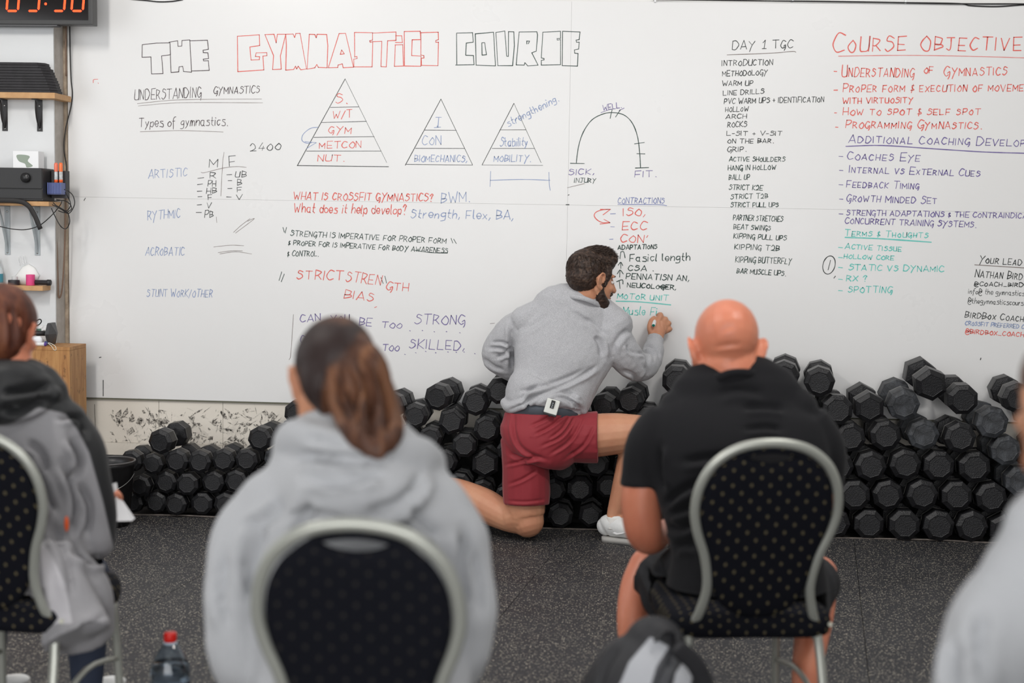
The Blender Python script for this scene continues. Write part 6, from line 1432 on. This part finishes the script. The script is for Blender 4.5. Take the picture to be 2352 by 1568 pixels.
# hem hanging over the edge of the seat
bm2 = bmesh.new()
tb(bm, [(130, 1290, 3.72, 70, .6), (165, 1360, 3.70, 86, .75), (180, 1425, 3.72, 84, .9), (188, 1462, 3.74, 76, .95)], rnd=False)
tb(bm, [(120, 1250, 3.66, 46, .6), (135, 1340, 3.63, 66, .5), (160, 1420, 3.62, 80, .5), (172, 1464, 3.60, 88, .6)], rnd=False)
jf = [(.022, 9, [(160, 1000), (185, 1060), (165, 1110)]), (.022, 9, [(145, 1060), (175, 1150), (165, 1240)]), (.018, 8, [(60, 1010), (95, 1040), (110, 1090)]), (.018, 8, [(85, 1080), (110, 1140), (130, 1180)]), (.010, 10, [(120, 1200), (150, 1280), (170, 1380)]), (.020, 8, [(165, 1260), (205, 1290), (245, 1285)]),
  (.016, 7, [(180, 1100), (205, 1170), (195, 1240)]), (.008, 9, [(180, 1440), (215, 1430), (245, 1410)]), (.022, 10, [(0, 900), (60, 895), (120, 885)]), (.020, 10, [(0, 945), (60, 930), (110, 910)]), (.018, 7, [(130, 960), (180, 960), (200, 1000)])]
jk = cloth('jacket', bm, m_jk, pr, .008, 4, jf, [(.007, 8, 4)])
KEEP = None
panels(jk, [([(-400, 780), (150, 780), (230, 930), (300, 1100), (320, 1300), (262, 1262), (236, 1150), (205, 1040), (180, 990), (150, 950), (88, 935), (60, 955), (20, 975), (-100, 985), (-400, 990)], (25, 26, 28)), ([(92, 1245), (112, 1262), (150, 1340), (166, 1432), (118, 1432), (100, 1350)], (176, 174, 178))], 2)
for i, (x, y) in enumerate(((153, 1203), (194, 1392), (131, 1490))):
    bm = bmesh.new(); ellipsoid(bm, P(x, y, 3.64 if i < 2 else 3.62), (.006, .004, .020), seg=12); obj('zip_pull', bm, mat('orange_zip', (226, 92, 34), .5), jk, True)
bm = bmesh.new(); tb(bm, thL, grow=.012); tb(bm, thR, grow=.012)
for thp, xx in ((thR, 200), (thL, -30)): tb(bm, [thp[-1], (xx, 1400, 4.17, 46), (xx, 1480, 4.18, 44), (xx, 1590, 4.18, 34)], rnd=False)
cloth('trousers', bm, mat('dark_blue_trousers', (40, 48, 66), .8), pr, .010, 4)
for xx in (200, -30):
    r = ray(xx, 1640); g = CAM + r * 4.2; g.z = 0; shoe(None, g - Vector((0, .05, 0)), g + Vector((0.02, .21, 0)), .09, pr, .085)
# paper in her hand
pa = bmesh.new()
C4 = [P(251, 1112, 4.05), P(268, 1108, 4.13), P(272, 1135, 4.12), P(310, 1190, 4.16), P(303, 1196, 4.10), P(264, 1197, 4.02)]
f = pa.faces.new([pa.verts.new(v_) for v_ in C4]); g = bmesh.ops.extrude_face_region(pa, geom=[f]); bmesh.ops.translate(pa, vec=(0, .0015, 0), verts=[e for e in g['geom'] if isinstance(e, bmesh.types.BMVert)])
tag(obj('paper_sheet', pa, mat('white_paper', (240, 240, 242), .7)), 'folded white paper held by the person at the left edge', 'paper')

# ============ the person at the right edge, cut by the frame
ch4 = copy_tree(ch1); ch4['label'] = 'banquet chair under the grey-topped person at the right edge'
ch4.location = (P(2490, 1400, 2.12).x, 2.12 + .02, 0); ch4.rotation_euler = (0, 0, 0)
SIT = ch4
pr = seated('person at the right edge in a grey top, only shoulder and hair in frame', onZ(2400, 1568))
HM = headmat(2470, 940, 2.12, FWD * .95 - RT * .2, (0, 0, 1)); hs = 1.0
trunk = [(2390, 2590, 1120, 2.14, .8), (2300, 2680, 1220, 2.13, .45), (2250, 2740, 1310, 2.12, .42), (2230, 2760, 1430, 2.11, .46), (2230, 2760, 1600, 2.10, .48), (2240, 2750, 1800, 2.10, .5), (2240, 2750, 1960, 2.12, .5)]
armL = [(2350, 1330, 2.12, 84), (2276, 1430, 2.12, 92), (2238, 1540, 2.10, 84), (2226, 1680, 2.08, 80), (2250, 1780, 2.14, 70), (2330, 1790, 2.28, 52)]
armR = [(2680, 1330, 2.12, 84), (2740, 1430, 2.12, 88), (2770, 1560, 2.10, 84), (2770, 1700, 2.10, 76), (2740, 1790, 2.2, 66), (2640, 1790, 2.3, 52)]
bm = bmesh.new(); head(bm, HM, hs, 1.0); tb(bm, [(2480, 1000, 2.12, 88), (2488, 1090, 2.13, 90), (2490, 1170, 2.13, 120, .6)])
rings(bm, trunk[1:], grow=-.045); tb(bm, armL, scale=.42); tb(bm, armR, scale=.42)
for x0, x1 in ((2400, 2360), (2600, 2600)):
    tb(bm, [(x0, 1960, 2.16, 130), (x1, 1900, 2.4, 105), (x1 - 10, 1830, 2.6, 80)], scale=.9); tb(bm, [(x1 - 10, 1830, 2.6, 76), (x1 - 10, 2000, 2.62, 70), (x1 - 10, 2200, 2.64, 44), (x1 - 10, 2340, 2.66, 36)], scale=.9)
hand(bm, [(2330, 1790, 2.28, 40, .8), (2365, 1795, 2.32, 42, .5), (2390, 1800, 2.36, 36, .5)], [[(2390, 1780 + 14 * k, 2.36, 12), (2420, 1782 + 14 * k, 2.39, 12), (2440, 1800 + 12 * k, 2.40, 11)] for k in range(4)] + [[(2340, 1760, 2.30, 16), (2380, 1745, 2.33, 14), (2410, 1745, 2.36, 12)]])
body(bm, m_skin, pr, .008, 3); face_parts(HM, hs, pr)
bm = bmesh.new(); S = HM @ Matrix.Scale(hs, 4)
hel(bm, S, (0, -.020, .040), (.0845, .105, .090)); hel(bm, S, (0, -.045, .0), (.080, .08, .09)); hel(bm, S, (0, -.05, -.07), (.075, .05, .08))
cloth('hair', bm, m_hb, pr, .007, 3, [], [(.004, 14, 5)])
bm = bmesh.new(); rings(bm, trunk[1:], seg=36); tb(bm, armL, grow=.003); tb(bm, armR, grow=.003); tb(bm, [(2400, 1240, 2.13, 90), (2350, 1320, 2.12, 96)]); tb(bm, [(2600, 1240, 2.13, 90), (2670, 1320, 2.12, 96)]); tb(bm, [(2490, 1130, 2.13, 105, .7), (2490, 1200, 2.13, 150, .5)], rnd=False)
cloth('jumper', bm, mat('light_grey_jumper', (186, 188, 191), .9, noise=(200, .3, (160, 162, 166)), sheen=.2), pr, .010, 5, [(.020, 12, [(2205, 1480), (2195, 1530), (2190, 1600)]), (.016, 16, [(2260, 1400), (2250, 1480), (2260, 1560)])], [(.010, 7, 8)])
bm = bmesh.new()
for x0, x1 in ((2400, 2360), (2600, 2600)):
    tb(bm, [(x0, 1960, 2.16, 130), (x1, 1900, 2.4, 105), (x1 - 10, 1830, 2.6, 80)], grow=.012); tb(bm, [(x1 - 10, 1830, 2.6, 76), (x1 - 10, 2000, 2.62, 72), (x1 - 10, 2200, 2.64, 56)], grow=.008, rnd=False)
cloth('trousers', bm, m_dkshort, pr, .012, 4)

# ------------------------------------------------------------------ bottle and backpack on the floor
c = onZ(391, 1568); zc = .33; r = ray(391, 1452); c = CAM + r * ((zc - CAM.z) / r.z); c.z = 0
bo = empty('water_bottle', c); tag(bo, 'clear plastic water bottle with a red cap standing on the floor', 'bottle')
prof = [(.002, .004), (.040, .0006), (.052, .010), (.0545, .03)]
for k in range(6):
    z = .045 + k * .030; prof += [(.0545, z), (.0515, z + .006), (.0515, z + .009), (.0545, z + .015)]
prof += [(.0545, .222), (.050, .245), (.036, .275), (.020, .300), (.0155, .304), (.0155, .316)]
Mx = Matrix.Translation(c)
m_pet = mat('clear_plastic_bottle', (225, 236, 246), .04, trans=1.0, ior=1.45); m_water = mat('water', (232, 240, 248), .0, trans=1.0, ior=1.33)
bm = bmesh.new(); lathe(bm, prof + [(a - .0008, b) for a, b in prof[::-1][:-2]], 40, Mx, False); obj('plastic_shell', bm, m_pet, bo, True)
bm = bmesh.new(); lathe(bm, [(a - .0012, max(b, .004)) for a, b in prof if b < .246] + [(.0, .245)], 40, Mx, False); obj('water', bm, m_water, bo, True)
bm = bmesh.new(); lathe(bm, [(.0165, .306), (.0175, .309), (.0175, .326), (.016, .330), (.0, .330)], 30, Mx, False); cap_ = obj('cap', bm, mat('red_cap', (206, 34, 26), .35), bo, True)
bm = bmesh.new(); lathe(bm, [(.0185, .300), (.0185, .304)], 30, Mx); obj('neck_ring', bm, mat('pale_blue_plastic', (190, 206, 220), .3), bo, True)
bp_ = P(1478, 1600, 3.20); bk = empty('backpack', (bp_.x, bp_.y, 0)); tag(bk, 'black backpack with light grey panels standing behind the bald man\'s chair', 'backpack')
m_bb = mat('black_nylon', (42, 42, 45), .6, noise=(200, .4, (30, 30, 33)), bump=(350, .3, .001)); m_bg = mat('pale_grey_nylon', (172, 174, 179), .6, bump=(350, .3, .001)); m_dg = mat('charcoal_nylon', (64, 65, 69), .65, bump=(350, .3, .001))
bm = bmesh.new()
tb(bm, [(1502, 1482, 3.20, 74, .8), (1490, 1520, 3.20, 112, .9), (1478, 1600, 3.20, 150, .85), (1470, 1720, 3.20, 165, .8), (1468, 1880, 3.20, 168, .8), (1468, 1960, 3.20, 160, .8)], seg=30)
me = remeshed(bm, .007, 6); creases(me, [(.010, 6, [(1430, 1470), (1390, 1530), (1370, 1600)]), (.008, 5, [(1556, 1478), (1530, 1530), (1500, 1600)])]); lump(me, .006, 9, 3)
co = getco(me); co[:, 2] = np.maximum(co[:, 2], .0006); setco(me, co)
o = mesh_obj('main_body', me, m_bb, None, True); o.parent = bk; o.matrix_parent_inverse = bk.matrix_basis.inverted()
panels(o, [([(1494, 1462), (1537, 1485), (1508, 1530), (1490, 1590), (1400, 1600), (1425, 1568), (1445, 1520)], (172, 174, 179)), ([(1537, 1485), (1572, 1500), (1545, 1545), (1530, 1590), (1490, 1590), (1508, 1530)], (64, 65, 69)), ([(1578, 1505), (1594, 1512), (1592, 1545), (1580, 1600), (1540, 1600), (1552, 1545)], (172, 174, 179))], 1.5)
def surf(x, y, d=3.2): return P(x, y, d)
bm = bmesh.new(); tube(bm, [P(1508, 1468, 3.14), P(1526, 1448, 3.15), P(1550, 1455, 3.16), P(1556, 1478, 3.13)], [(.004, .012)] * 4, seg=10, n=5, ref=FWD, round_ends=True); obj('grab_handle', bm, m_bb, bk, True)
bm = bmesh.new(); tube(bm, [P(1560, 1490, 3.06), P(1600, 1530, 3.08), P(1625, 1600, 3.10), P(1620, 1720, 3.08)], [(.020, .006)] * 4, seg=10, n=5, ref=FWD, round_ends=True); obj('shoulder_strap', bm, m_bb, bk, True)
bm = bmesh.new(); tube(bm, [P(1478, 1440, 3.26), P(1470, 1452, 3.25), P(1474, 1475, 3.22)], [(.012, .008), (.024, .012), (.03, .02)], seg=10, n=4, ref=FWD, round_ends=True); obj('mesh_pocket_tip', bm, m_bg, bk, True)
